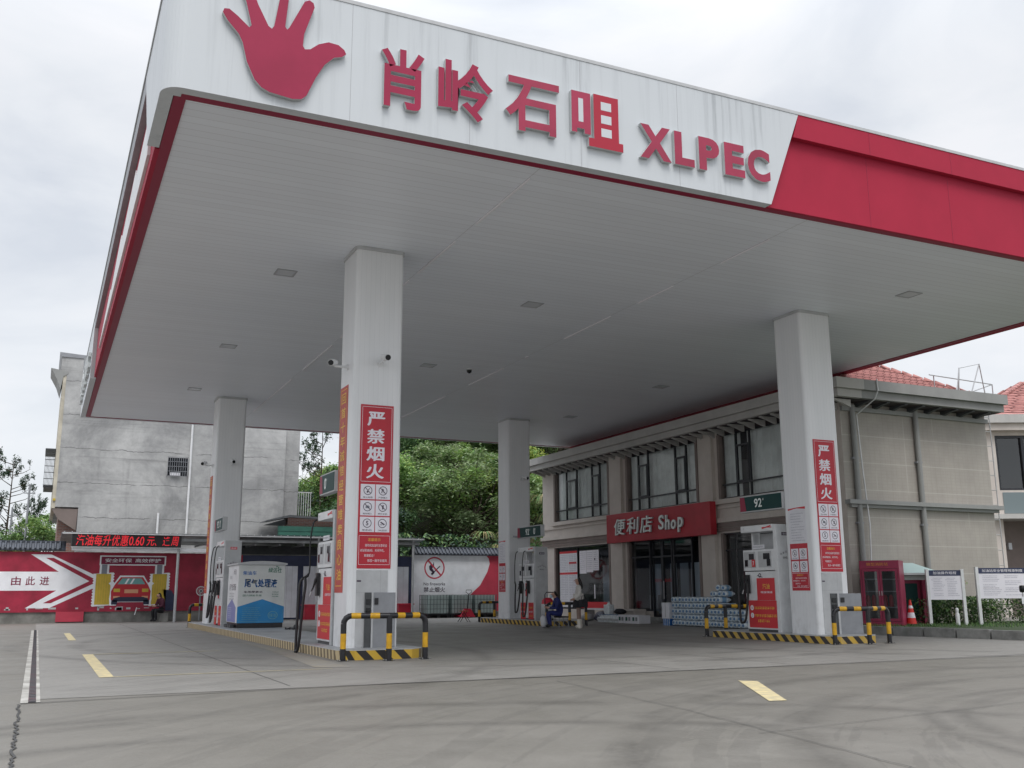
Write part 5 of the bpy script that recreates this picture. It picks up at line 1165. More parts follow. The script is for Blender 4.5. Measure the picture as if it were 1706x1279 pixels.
m.build('chassis', t); m = MB(); m.tube([(18.63, 44.85, .4), (18.63, 44.7, 1.12)], .022, 'black_paint'); m.tube([(18.63, 44.7, 1.1), (18.48, 44.7, 1.2), (18.5, 44.7, 1.3), (18.76, 44.7, 1.3), (18.78, 44.7, 1.2), (18.63, 44.7, 1.1)], .014, 'black_paint', 6); m.build('handle', t)
m = MB(); m.tube([(18.55, 44.85, .09), (18.6, 44.85, .09)], .08, 'print_white', 12); m.tube([(18.68, 44.85, .09), (18.73, 44.85, .09)], .08, 'print_white', 12); m.build('wheel', t)

# ------------------------------------------------------------ concrete building behind
YB = 51.0
ob = thing('concrete_building', 'tall bare concrete building with one barred window behind the red wall', 'building', (6, YB, 0))
m = MB(); m.box(.42, 11.0, YB, 63, 5.17, 11.6, 'old_render'); m.box(1.42, 11.0, YB+.001, 63, 0, 5.169, 'old_render'); m.box(.15, 1.12, YB, 55, 11.6, 12.3, 'old_render'); m.build('wall', ob)
m = MB(); m.box(11.002, 11.78, YB+.25, 62, 0, 11.3, 'old_render'); m.build('corner_pier', ob)
m = MB(); m.box(.27, .419, YB+.02, 60, 5.1, 11.5, 'old_cream'); m.prism(FRONT(0, YB, 0), [(.42, 5.1), (.3, 5.3), (.27, 5.1), (.6, 4.6), (1.38, 4.1), (1.41, 5.1)], -.25, -.05, 'shop_brown'); m.box(.3, .41, YB-.06, YB+.0, 5.45, 5.55, 'mural_yellow'); m.build('side_trim', ob)
m = MB(); m.prism(FRONT(0, YB-.02, 0), [(-.28, 11.72), (.5, 11.6), (.5, 11.5), (.28, 11.35), (.2, 10.7), (.02, 11.2)], -2.5, 0, 'eave_grey'); m.prism(FRONT(0, YB-.05, 0), [(.05, 12.52), (.14, 12.3), (1.12, 12.3), (1.22, 12.46)], -4, 0, 'mid_grey'); m.build('roof_edge', ob)
m = MB(); m.box(.6, 1.41, YB+.6, 56, 0, 5.05, 'brick'); m.build('ground_floor_wall', ob)
m = MB(); m.box(-.15, .26, YB+.6, 54, 6.1, 6.2, 'dark_grey'); m.box(-.2, .26, YB+.55, 54, 7.85, 7.95, 'dark_grey')
for q in range(8): m.box(-.17+.055*q, -.15+.055*q, YB+.55, YB+.58, 6.1, 7.9, 'dark_grey')
for q in range(6): m.box(-.18, .26, YB+.54, YB+.57, 6.2+.3*q, 6.23+.3*q, 'dark_grey')
m.build('balcony_cage', ob)
m = MB(); m.box(5.27, 6.2, YB-.004, YB+.1, 6.83, 7.73, 'screen_dark'); wn = m.build('window', ob)
m = MB()
for q in range(10): x = 5.25+.103*q; m.box(x, x+.018, YB-.2, YB-.18, 6.8, 7.76, 'mid_grey')
for q in range(5): m.box(5.24, 6.21, YB-.2, YB-.175, 6.8+.235*q, 6.82+.235*q, 'mid_grey')
m.box(5.24, 5.27, YB-.2, YB, 6.8, 6.83, 'mid_grey'); m.box(6.18, 6.21, YB-.2, YB, 6.8, 6.83, 'mid_grey'); m.box(5.4, 5.85, YB-.16, YB-.1, 6.84, 6.99, 'paper'); m.build('bars', wn)
for x, z0, z1 in ((6.32, 4, 9.6), (4.98, 3.6, 5.0)):
    m = MB(); m.tube([(x, YB-.07, z0), (x, YB-.07, z1)], .055, 'white_paint', 8); m.build('drainpipe', ob)
m = MB(); m.box(11.8, 12.6, YB+.6, YB+.64, 6.3, 6.35, 'pale_grey')
for q in range(7): m.box(11.8+.12*q, 11.83+.12*q, YB+.6, YB+.63, 5.0, 6.3, 'pale_grey')
m.build('railing', ob)
t = thing('lean_to', 'low brick lean-to with green sheet and dark roof edge above the shed', 'shed', (12.2, 49.8, 0))
m = MB(); m.box(11.0, 13.4, 49.8, 50.6, 4.45, 4.92, 'brick'); m.build('brick_wall', t)
m = MB(); m.box(10.5, 13.6, 49.6, 49.75, 3.6, 4.44, 'green_sheet')
for z in (3.8, 4.0, 4.2): m.box(10.5, 13.6, 49.57, 49.598, z, z+.05, 'green_sheet')
m.build('green_sheet', t); m = MB(); m.prism(FRONT(0, 49.4, 0), [(9.8, 4.62), (11.0, 4.86), (13.6, 4.78), (13.6, 4.84), (11.0, 4.98), (9.9, 4.70)], -1.4, 0, 'dark_grey'); m.prism(FRONT(0, 49.9, 0), [(9.9, 4.5), (10.9, 4.5), (10.9, 4.8)], -.5, 0, 'dark_grey'); m.build('roof', t)

# ------------------------------------------------------------ hill and trees
def sst(a, b, x): k = min(1, max(0, (x-a)/(b-a))); return k*k*(3-2*k)
def hz(x, y):
    q = x/max(y, 1)
    return sst(49, 84, y)*(6+9.5*sst(.22, .42, q))*sst(.04, .2, q)+.35*math.sin(x*.5)*math.cos(y*.4)*sst(50, 60, y)
m = MB(); nx, ny = 46, 40
gx = [8+112*i/nx for i in range(nx+1)]; gy = [48.6+90*j/ny for j in range(ny+1)]
vs = [(x, y, hz(x, y)-.02 if y > 49 else -.05) for y in gy for x in gx]
m.add(vs, [(j*(nx+1)+i, j*(nx+1)+i+1, (j+1)*(nx+1)+i+1, (j+1)*(nx+1)+i) for j in range(ny) for i in range(nx)], 'soil', True); struct('hill', m)
def limb(p0, p1, r0, r1, bend=.15, n=5):
    P = []; off = Vector((random.gauss(0, 1), random.gauss(0, 1), 0))*bend*(p1-p0).length
    for i in range(n+1): k = i/n; P.append(p0.lerp(p1, k)+off*math.sin(math.pi*k))
    return P, [r0+(r1-r0)*i/n for i in range(n+1)]
def make_tree(seed, h, cr, ch, nclump, nleaf, ls, mats, z0f=.35, flat=.45, umbrella=.35, tr=.16):
    """a broadleaf tree at the origin: trunk with limbs, crown of leaf clumps"""
    random.seed(seed); rg = np.random.default_rng(seed)
    t = thing('tree', 'tree', 'tree', (0, 0, 0), 'trees on the green hillside'); tm = MB()
    top = Vector((random.gauss(0, .2), random.gauss(0, .2), h*.82)); P, Rr = limb(Vector((0, 0, -1)), top, tr, tr*.3, .05, 8); tm.tube(P, Rr, 'bark', 8)
    cl = []
    zc = h-ch/2
    while len(cl) < nclump:
        v = rg.normal(size=3); v /= np.linalg.norm(v); k = .45+.55*random.random()**.6
        c = Vector((v[0]*cr*k, v[1]*cr*k, zc+v[2]*ch/2*k*(.8+.4*random.random())))
        if c.z > h*z0f-.5: cl.append(c)
    for i, c in enumerate(cl):
        if i % 2 == 0:
            a = P[min(len(P)-1, max(2, int(len(P)*min(.9, (c.z/h)*.75))))]; Q, q = limb(Vector(a), c, tr*.35, .02, .12, 4); tm.tube(Q, q, 'bark', 5, cap=False)
    tm.build('trunk', t)
    # leaves
    per = nleaf//nclump; V = []; MI = []
    for c in cl:
        r = cr*umbrella*random.uniform(.7, 1.25)
        p = rg.normal(size=(per, 3))*np.array([r*.5, r*.5, r*.26])+np.array(c)
        p[:, 2] -= (np.hypot(p[:, 0]-c.x, p[:, 1]-c.y)/r)**2*r*.25
        nr = rg.normal(size=(per, 3))*flat+np.array([0, 0, 1]); nr /= np.linalg.norm(nr, axis=1)[:, None]
        a = np.cross(nr, rg.normal(size=(per, 3))); a /= np.linalg.norm(a, axis=1)[:, None]; b = np.cross(nr, a)
        s = (ls*rg.uniform(.6, 1.3, size=per))[:, None]
        V.append(np.stack([p-a*s, p+b*s*.5, p+a*s, p-b*s*.5], 1).reshape(-1, 3)); MI.append(rg.choice(len(mats), size=per, p=None) if random.random() < .6 else np.full(per, random.randrange(len(mats))))
    V = np.concatenate(V); MI = np.concatenate(MI); n = len(V)//4
    me = bpy.data.meshes.new('crown'); me.vertices.add(len(V)); me.vertices.foreach_set('co', V.ravel().astype('f')); me.loops.add(4*n); me.loops.foreach_set('vertex_index', np.arange(4*n, dtype='i'))
    me.polygons.add(n); me.polygons.foreach_set('loop_start', np.arange(0, 4*n, 4, dtype='i')); me.polygons.foreach_set('loop_total', np.full(n, 4, dtype='i')); 
    for k in mats: me.materials.append(MATS[k])
    me.polygons.foreach_set('material_index', MI.astype('i')); me.update(); me.validate()
    o = bpy.data.objects.new('crown', me); COL.objects.link(o); o.parent = t
    return t
KT = [make_tree(1, 7.5, 3.4, 5.2, 44, 16000, .135, ['leaf_light', 'leaf_mid', 'leaf_mid'], .3, .5, .30),
      make_tree(2, 6.5, 3.0, 4.6, 34, 12500, .13, ['leaf_dark', 'leaf_mid', 'leaf_dark'], .2, .7, .36),
      make_tree(3, 8.5, 4.4, 5.6, 60, 23000, .125, ['leaf_pale', 'leaf_light', 'leaf_pale', 'leaf_mid'], .32, .35, .22, .2),
      make_tree(4, 6.8, 3.2, 5.2, 36, 14000, .135, ['leaf_yellow', 'leaf_light', 'leaf_yellow'], .25, .6, .33),
      make_tree(5, 6, 2.8, 4.8, 30, 11500, .125, ['leaf_blue', 'leaf_dark', 'leaf_mid'], .15, .8, .36)]
KL = ['mid green broadleaf tree on the hillside', 'dark green bushy tree on the hillside', 'pale green spreading tree on the hillside', 'bright yellow green tree on the hillside', 'dark bluish tree on the hillside']
PL = []   # x, y, kind, scale
PL.append((24.7, 57.5, 2, 1.0))
random.seed(21)
for y, stp in ((52.5, 3.6), (57.5, 4.0), (63, 4.2), (69, 4.6), (76, 5.2), (84, 6.0)):
    x = y*.205
    while x < y*.56:
        q = x/y; k = random.choice([0, 1, 3, 4, 2, 0] if y > 60 else [1, 4, 1, 4, 0])
        if y > 60 and q > .33 and random.random() < .3: k = 2
        if q < .3 and y > 70: k = 3
        sc = random.uniform(.72, 1.05)*(1 if y > 55 else .62)*(.8 if q < .31 and y > 70 else 1)
        if not (y < 62 and abs(x-24.7) < 3 and y > 55): PL.append((x+random.uniform(-.8, .8), y+random.uniform(-1.2, 1.2), k, sc))
        x += stp*random.uniform(.85, 1.15)
used = {}; LC = {}
ORD = ['first', 'second', 'third', 'fourth', 'fifth', 'sixth', 'seventh', 'eighth']
PL.sort(key=lambda p: p[0]/p[1])
def where(x, y):
    q = x/y
    h_ = 'left of nearest column' if q < .3 else 'between middle columns' if q < .47 else 'behind the shop'
    r_ = 'low by the wall' if y < 56 else 'on the lower slope' if y < 66 else 'on the upper slope' if y < 80 else 'at the hill top'
    return f'{h_}, {r_}'
for x, y, k, sc in PL:
    lab = ('large pale green spreading tree standing in the middle above the white wall' if (x, y) == (24.7, 57.5) else f'{KL[k]}, {where(x, y)}')
    lab0 = lab; LC[lab] = LC.get(lab, 0)+1
    if LC[lab] > 1: lab = lab.replace('on the hillside, ', '')+f', {ORD[LC[lab0]-1]} from left'
    r_ = KT[k] if k not in used else dup(KT[k], (0, 0, 0))
    used[k] = 1; r_.location = (x, y, hz(x, y)-.2); r_.rotation_euler = (0, 0, random.uniform(0, 6.28)); r_.scale = (sc, sc, sc*random.uniform(.9, 1.1)); r_['label'] = lab
# bushes and reeds at the foot of the hill
random.seed(4); m = MB()
def foot():
    y = random.uniform(48.9, 56); x = y*random.uniform(.3, .58); return (x, y, max(0, hz(x, y))+3.4*random.random()**1.2*(1 if y < 51.5 else .5)+(.8 if y < 51 else 0))
leafcloud(m, 16000, foot, .07, .17, ['leaf_dark', 'leaf_blue', 'leaf_dark', 'leaf_mid'], .8)
def arc_blades(n, cx, cy, cz, L_, mats):
    for i in range(n):
        a_ = random.uniform(0, 6.28); l = L_*random.uniform(.6, 1.1); P = []
        for k in range(5): s = k/4; P.append(Vector((cx+math.cos(a_)*l*s*.7, cy+math.sin(a_)*l*s*.7, cz+l*(s*1.1-s*s*1.25))))
        w_ = Vector((-math.sin(a_), math.cos(a_), 0))*.035; mt = random.choice(mats)
        for p, q, u, v in zip(P, P[1:], (1, 1.2, 1, .6), (1.2, 1, .6, .05)): m.face([p-w_*u, p+w_*u, q+w_*v, q-w_*v], mt)
for i in range(60):
    y = random.uniform(49, 53); x = y*random.uniform(.31, .56); arc_blades(34, x, y, hz(x, y)+random.uniform(1.2, 3.0), random.uniform(1.0, 1.8), ['leaf_dark', 'leaf_blue', 'leaf_mid'] if random.random() < .8 else ['leaf_straw', 'leaf_mid'])
for z in (3.2, 4.2, 5.3, 6.3):
    for i in range(4): arc_blades(50, 26.4+random.gauss(0, .5), 51.5+random.gauss(0, .4), z, 1.5, ['leaf_mid', 'leaf_dark', 'leaf_straw'])
for i in range(5): arc_blades(40, 22.2+random.gauss(0, .4), 49.6, random.uniform(3.0, 4.4), 1.3, ['leaf_straw', 'leaf_straw', 'leaf_mid'])
struct('undergrowth', m, 'stuff')
# left side trees
def left_tree(name, kindi, loc, sc, lab):
    r_ = dup(KT[kindi], loc, random.uniform(0, 6), lab, sc); r_['group'] = 'trees beyond the red wall'; return r_
for k, (x, y, kd, sc, lab) in enumerate(((.35, 74, 0, .85, 'bright green bushy tree between bare branches and concrete building'), (-3.6, 78, 1, .85, 'dark green tree low at the left edge behind the tiled wall'), (-2.2, 86, 4, .8, 'dark tree partly hidden behind the bare branched trees'), (-5.5, 70, 1, .6, 'small dark tree at the very left edge above the wall'))):
    left_tree('tree', kd, (x, y, 0), sc, lab)
def sparse(x, y, h_, lean, lab, seed):
    random.seed(seed); t = thing('sparse_tree', lab, 'tree', (x, y, 0), 'thin trees with tufted branches'); b = MB(); lf = MB()
    T_ = lambda k: Vector((x+lean*k*h_*.1, y, h_*k))
    b.tube([T_(k/8) for k in range(9)], [.13*(1-k/9.5) for k in range(9)], 'bark', 7)
    for i in range(30):
        k = .28+.72*i/30; a_ = random.uniform(0, 6.28); L_ = (1.15-k*.8)*h_*.30*random.uniform(.7, 1.15); p = T_(k)
        e_ = p+Vector((math.cos(a_)*L_, math.sin(a_)*L_, L_*.45)); md = p.lerp(e_, .6)-Vector((0, 0, L_*.08)); b.tube([p, md, e_], [.035, .022, .012], 'bark', 5, cap=False)
        for q in range(4):
            s = random.uniform(.45, 1); pp = p.lerp(e_, s); e2 = pp+Vector((random.gauss(0, .25), random.gauss(0, .25), random.uniform(.15, .5))); b.tube([pp, e2], .01, 'bark', 4, cap=False)
            leafcloud(lf, 34, lambda: (e2.x+random.gauss(0, .07), e2.y+random.gauss(0, .07), e2.z+random.gauss(.05, .12)), .05, .11, ['leaf_blue', 'leaf_dark'], .9)
    b.build('trunk', t); lf.build('crown', t)
sparse(-2.4, 80, 10.6, .1, 'tall thin tree with dark tufted branches, tallest at the left edge', 31)
sparse(-4.1, 82, 10.2, -.1, 'thin tufted tree cut off by the left edge of the photo', 32)
sparse(-.9, 82, 7.6, 0, 'shorter thin tufted tree left of the bright green one', 33)
sparse(15.6, 62, 11.0, .1, 'thin tufted tree with sparse leaves beside the concrete building corner', 34)
for x, y, h_, lab in ((-1.0, 72, 8.2, 'thin grey utility pole beyond the wall at the left'), (-2.0, 76, 7.0, 'second thin pole beyond the wall, nearer the left edge')):
    m = MB(); m.tube([(x, y, 0), (x, y, h_)], [.09, .06], 'mid_grey', 8); m.box(x-.35, x+.35, y-.03, y+.03, h_-.6, h_-.54, 'mid_grey'); tag(m.build('utility_pole', loc=(x, y, 0)), lab, 'pole')

# ------------------------------------------------------------ water packs and small goods by the shop
def pack(x0, y0, z0, label, group, w_=.55, l_=.40, h_=.225, body='water_blue', name='water_pack', upright=False):
    t = thing(name, label, 'bottle pack', (x0+w_/2, y0+l_/2, z0), group); m = MB(); b2 = MB(); lb = MB()
    if upright:
        for i in range(4):
            for j in range(3):
                r = .05; c_ = (x0+.06+.11*j, y0+l_/4*(i+.5), z0); m.lathe(c_, [(r*.8, 0), (r, .02), (r, h_*.65), (r*.4, h_*.88), (r*.35, h_*.95)], body, 9); b2.lathe((c_[0], c_[1], z0+h_*.95), [(r*.42, 0), (r*.42, h_*.06)], 'water_base', 8)
        lb.box(x0-.004, x0+.005, y0+.01, y0+l_-.01, z0+h_*.25, z0+h_*.5, 'pale_grey')
    else:
        for i in range(2):
            r = min(l_/4, h_/2)*.96; c_ = (x0+.01, y0+l_/2*(i+.5), z0+h_/2); m.lathe(c_, [(r*.5, .02), (r*.75, 0), (r, .05), (r, w_-.18), (r*.45, w_-.05), (r*.4, w_-.03)], body, 12, 'X')
            b2.lathe((c_[0]-.006, c_[1], c_[2]), [(r*.42, .0), (r*.5, .02)], 'water_base', 10, 'X'); lb.lathe((x0+.14, c_[1], c_[2]), [(r*1.02, 0), (r*1.02, .16)], 'water_label', 12, 'X')
    m.build('bottles', t); b2.build('bottle_ends', t); lb.build('label_band', t); return t
pk = pack(20.45, 26.3, .003, 'shrink wrapped pack of blue water bottles in the big stack by the shop', 'water packs stacked by the shop doors')
base = Vector(pk.location)
random.seed(9)
rows = [(k, i) for k in range(5) for i in range(10) if not (k == 0 and i == 0) and not (k == 4 and i in (0, 1, 2)) and not (k == 3 and i in (0, 1))]
RW = ['bottom', 'second', 'third', 'fourth', 'top']; NO = ['first', 'second', 'third', 'fourth', 'fifth', 'sixth', 'seventh', 'eighth', 'ninth', 'tenth']
pk['label'] = 'pack of blue water bottles, bottom layer of the big stack, first from the pump'
for k, i in rows: dup(pk, (base.x+random.uniform(-.02, .02), base.y+i*.412, 0.003+.198*k), 0, f'pack of blue water bottles, {RW[k]} layer of the big stack, {NO[i]} from the pump')
dup(pk, (base.x+.1, base.y+3*.412-.1, .003+.198*5), .2, 'pack of blue water bottles lying crooked on top of the big stack, nearer the pump'); dup(pk, (base.x+.15, base.y+4*.412-.05, .003+.198*5), -.15, 'pack of blue water bottles on top of the big stack, farther from the pump')
dup(pk, (base.x+.12, base.y+3.4*.412-.1, .003+.198*6), .4, 'topmost pack of blue water bottles on the big stack')
t = thing('cardboard_box', 'white carton standing on a blue crate at the left end of the water stack', 'carton', (20.7, 30.75, .23)); m = MB(); m.box(20.42, 20.95, 30.5, 30.95, .24, .80, 'paper'); m.build('body', t, bevel=.006); m = MB(); m.box(20.415, 20.419, 30.7, 30.74, .3, .80, 'pale_grey'); m.build('tape', t)
t = thing('blue_crate', 'small blue plastic crate under the white carton', 'crate', (20.7, 30.75, 0)); m = MB(); m.box(20.45, 20.95, 30.52, 30.93, .003, .235, 'print_blue')
for q in range(4): m.box(20.44, 20.449, 30.52+.11*q, 30.55+.11*q, .003, .235, 'water_blue')
m.build('body', t)
wp = pack(20.6, 34.3, .003, 'low white pack of bottles in the row left of the doors', 'white bottle packs on the ground by the bench', body='wrap_white', h_=.3, upright=True)
wp['label'] = 'low white bottle pack on the ground, next to the tissue packs'
for i in (1, 2, 3): dup(wp, (wp.location.x, wp.location.y+i*.42, .003), 0, ('', 'low white bottle pack, second from the tissue packs', 'low white bottle pack, third from the tissue packs', 'low white bottle pack, farthest from the tissue packs')[i])
for k in (0, 1, 2):
    t = thing('paper_pack', ('tissue pack with green squares, nearest the doors', 'tissue pack with green squares, middle of three', 'tissue pack with green squares, next to the white bottle packs')[k], 'tissue pack', (20.8, 33+.5*k, 0), 'tissue packs on the ground'); m = MB(); y0 = 32.75+.5*k; m.rbox(20.55, 21.1, y0, y0+.47, .003, .31, .04, 'paper'); m.build('wrap', t); m = MB(); G = LEFT(20.545, y0+.47, 0)
    m.rect(G, .06, .20, .1, .24, 'green_sheet'); m.rect(G, .27, .41, .1, .24, 'mid_grey'); m.build('print', t)
t = thing('water_jug', 'white plastic jug standing on the white bottle packs', 'jug', (20.9, 35.5, .31)); m = MB(); m.rbox(20.75, 21.05, 35.3, 35.7, .31, .68, .07, 'wrap_white'); m.lathe((20.9, 35.5, .68), [(.1, 0), (.05, .05), (.04, .09)], 'wrap_white', 10); m.build('body', t); m = MB(); m.lathe((20.9, 35.5, .775), [(.045, 0), (.045, .03)], 'water_blue', 10); m.build('cap', t)
def sack(x, y, z, sx, sy, sz, k, name, label, cat, seed=0):
    random.seed(seed); t = thing(name, label, cat, (x, y, z)); V = []; n1, n2 = 8, 14
    for i in range(n1+1):
        a_ = math.pi*i/n1
        for j in range(n2):
            b_ = 2*math.pi*j/n2; q = 1+random.uniform(-.12, .12); V.append((x+sx*math.sin(a_)**.7*math.cos(b_)*q, y+sy*math.sin(a_)**.7*math.sin(b_)*q, z+sz*(1-math.cos(a_))/2*random.uniform(.94, 1)+.002))
    m = MB(); m.add(V, [(i*n2+j, (i+1)*n2+j, (i+1)*n2+(j+1) % n2, i*n2+(j+1) % n2) for i in range(n1) for j in range(n2)], k, True); m.build('body', t)
sack(21.0, 34.8, .31, .2, .35, .22, 'cloth_black', 'black_bag', 'black bag slumped on the white bottle packs beside the jug', 'bag', 1)
sack(20.9, 36.0, .003, .28, .55, .42, 'mural_navy', 'dark_sack', 'dark sack heap on the ground behind the standing person', 'sack', 2)
sack(20.7, 36.9, .003, .25, .35, .3, 'print_grey', 'grey_sack', 'smaller greyish sack behind the standing person', 'sack', 3)
t = thing('low_shelf', 'low white shelf under the poster window, carrying a pink cloth', 'shelf', (21.7, 37.5, 0)); m = MB(); m.box(21.5, 22.0, 35.9, 38.6, .44, .5, 'paper'); m.build('shelf_top', t)
for y in (36.0, 38.5):
    m = MB(); m.box(21.55, 21.95, y, y+.05, .003, .439, 'pale_grey'); m.build('leg', t)
# drum cleaner at the middle pump
t = thing('drum_cleaner', 'grey drum with red top and black hoop handle beside the middle pump', 'cleaner', (16.75, 32.8, .19)); c_ = (16.75, 32.8, .19)
m = MB(); m.lathe(c_, [(.20, .08), (.23, .1), (.23, .55), (.21, .58)], 'pale_grey', 18); m.build('drum', t)
m = MB(); m.lathe((16.75, 32.8, .77), [(.22, 0), (.2, .12), (.14, .2), (.05, .22)], 'bin_red', 16); m.build('motor_head', t)
m = MB(); m.tube([(16.57, 32.65, .75), (16.57, 32.65, 1.1), (16.62, 32.63, 1.18), (16.88, 32.6, 1.18), (16.93, 32.6, 1.1), (16.93, 32.6, .75)], .017, 'black_paint', 8); m.build('handle', t)
for a_ in range(4):
    m = MB(); x, y = 16.75+.19*math.cos(a_*1.57+.8), 32.8+.19*math.sin(a_*1.57+.8); m.lathe((x, y, .19), [(.03, 0), (.035, .04), (.02, .08)], 'black_rubber', 8); m.build('castor', t)
t = thing('folding_stool', 'small folding stool with dark legs by the far barrier', 'stool', (16.0, 38.9, 0)); m = MB(); m.box(15.85, 16.15, 38.75, 39.05, .42, .45, 'wood'); m.build('seat', t)
for a_ in (-1, 1):
    for b_ in (-1, 1):
        m = MB(); m.tube([(16+a_*.22, 38.9+b_*.13, .003), (16-a_*.08, 38.9+b_*.13, .42)], .014, 'black_paint', 6); m.build('leg', t)
t = thing('floor_squeegee', 'tall thin broom handle leaning beside the far left column', 'broom', (7.2, 37.0, 0)); m = MB(); m.tube([(7.15, 37.2, .05), (6.4, 37.1, 1.3)], .012, 'steel', 6); m.build('handle', t); m = MB(); m.box(7.0, 7.3, 37.15, 37.22, .003, .08, 'black_rubber'); m.build('head', t)

# ------------------------------------------------------------ people
def skinned(verts, edges, name, parent, matf, sub=2, root=0):
    """grow one continuous surface round a skeleton; verts = (x, y, z, radius)"""
    org = Vector(parent['_o']); me = bpy.data.meshes.new(name); me.from_pydata([Vector(v[:3])-org for v in verts], edges, [])
    o = bpy.data.objects.new(name, me); COL.objects.link(o); o.modifiers.new('s', 'SKIN').use_smooth_shade = True
    for i, v in enumerate(verts):
        r = v[3]; me.skin_vertices[0].data[i].radius = r if isinstance(r, tuple) else (r, r)
        me.skin_vertices[0].data[i].use_root = i == root
    sb = o.modifiers.new('d', 'SUBSURF'); sb.levels = sub; sb.render_levels = sub
    dg = bpy.context.evaluated_depsgraph_get(); m2 = bpy.data.meshes.new_from_object(o.evaluated_get(dg)); o.modifiers.clear(); o.data = m2
    names = []
    for p in m2.polygons:
        k = matf(p.center+org)
        if k not in names: names.append(k)
        p.material_index = names.index(k); p.use_smooth = True
    m2.materials.clear()
    for k in names: m2.materials.append(MATS[k])
    idx = [names.index(matf(p.center+org)) for p in m2.polygons]; m2.polygons.foreach_set('material_index', idx); m2.update()
    o['_o'] = tuple(org); o.parent = parent; return o
def person(base, heading, label, pose, mats, hair, seat=False, mask=False):
    """pose: joint -> (forward, side(left), up, radius)"""
    b = Vector(base); f = Vector((math.sin(heading), math.cos(heading), 0)); l = Vector((-f.y, f.x, 0))
    W3 = lambda q: b+f*q[0]+l*q[1]+Vector((0, 0, q[2]))
    t = thing('person', label, 'person', tuple(b)); J = {k: (*W3(v), v[3]) for k, v in pose.items()}
    names = list(J); ix = {k: i for i, k in enumerate(names)}; V = [J[k] for k in names]
    E_ = [(ix[a], ix[c]) for a, c in (('pelvis', 'waist'), ('waist', 'chest'), ('chest', 'neck'), ('neck', 'jaw'), ('jaw', 'head'), ('head', 'crown_top'), ('pelvis', 'hipL'), ('pelvis', 'hipR'), ('hipL', 'kneeL'), ('hipR', 'kneeR'), ('kneeL', 'ankleL'), ('kneeR', 'ankleR'), ('ankleL', 'toeL'), ('ankleR', 'toeR'), ('chest', 'shL'), ('chest', 'shR'), ('shL', 'elL'), ('shR', 'elR'), ('elL', 'wrL'), ('elR', 'wrR'), ('wrL', 'haL'), ('wrR', 'haR'))]
    for s_ in 'LR':
        w_ = Vector(J['wr'+s_][:3]); h_ = Vector(J['ha'+s_][:3]); d = (h_-w_).normalized(); sd_2 = d.cross(l if abs(d.dot(l)) < .9 else f).normalized(); cu = d.cross(sd_2)
        for q in range(5):
            k0 = len(V); off = (q-1.6)*.017; ln = (.075, .085, .08, .065, .05)[q]
            a_ = h_+sd_2*off+d*.01 if q < 4 else w_+d*.03-sd_2*.03
            e1 = a_+d*ln*.55+cu*.008 if q < 4 else a_+(d-sd_2*.7)*.03
            e2 = a_+d*ln+cu*.026 if q < 4 else a_+(d*1.2-sd_2*.5)*.05
            V += [(*e1, .0085), (*e2, .0075)]; E_ += [(ix['ha'+s_], k0), (k0, k0+1)]
    segs = [(Vector(J[a][:3]), Vector(J[c][:3]), mm) for a, c, mm in mats]
    def mf(p):
        best, bm = 9, 'skin'
        for a, c, mm in segs:
            ab = c-a; k = max(0, min(1, (p-a).dot(ab)/max(ab.length_squared, 1e-6))); dd = (p-(a+ab*k)).length
            if dd < best: best, bm = dd, mm
        return bm
    skinned(V, E_, 'body', t, mf, root=ix['pelvis'])
    hd = Vector(J['head'][:3]); m = MB()
    # eyes, nose, mouth, ears
    jw = Vector(J['jaw'][:3]); up = (Vector(J['crown_top'][:3])-jw).normalized(); ff = (f-up*f.dot(up)).normalized()
    m.tube([hd+ff*.085+up*.005, hd+ff*.112-up*.03, hd+ff*.09-up*.035], [.008, .013, .006], 'skin', 6)
    for s_ in (-1, 1): m.tube([hd+ff*.082+l*s_*.03+up*.01, hd+ff*.092+l*s_*.03+up*.01], .009, 'print_dark', 6); m.tube([hd+l*s_*.075, hd+l*s_*.09-ff*.01-up*.02], [.02, .012], 'skin', 6)
    if not mask: m.tube([hd+ff*.083-up*.06-l*.02, hd+ff*.09-up*.06, hd+ff*.083-up*.06+l*.02], .006, 'wall_red', 6)
    m.build('face', t)
    if mask: m = MB(); m.tube([hd+ff*.075-up*.015, hd+ff*.105-up*.05, hd+ff*.075-up*.095], [.05, .056, .04], 'mask_blue', 10); m.build('mask', t)
    HV = [(*(W3(q)), q[3]) for q in hair]; skinned(HV, [(i, i+1) for i in range(len(HV)-1)], 'hair', t, lambda p: 'hair')
    return t, W3, J
st = dict(pelvis=(0, 0, .90, (.15, .12)), waist=(.01, 0, 1.05, (.14, .115)), chest=(.0, 0, 1.25, (.165, .13)), neck=(.01, 0, 1.42, .05), jaw=(.035, 0, 1.49, .062), head=(.03, 0, 1.555, .088), crown_top=(.02, 0, 1.62, .072),
    hipL=(0, .085, .84, .10), hipR=(0, -.085, .84, .10), kneeL=(.03, .09, .47, .06), kneeR=(-.03, -.08, .47, .06), ankleL=(.0, .10, .1, .06), ankleR=(-.07, -.09, .1, .06), toeL=(.13, .11, .045, .05), toeR=(.06, -.10, .045, .05),
    shL=(0, .17, 1.34, .075), shR=(0, -.17, 1.34, .075), elL=(-.02, .22, 1.09, .07), elR=(-.04, -.22, 1.09, .07), wrL=(.13, .16, .97, .05), wrR=(.12, -.17, .96, .05), haL=(.19, .12, .95, .024), haR=(.18, -.13, .94, .024))
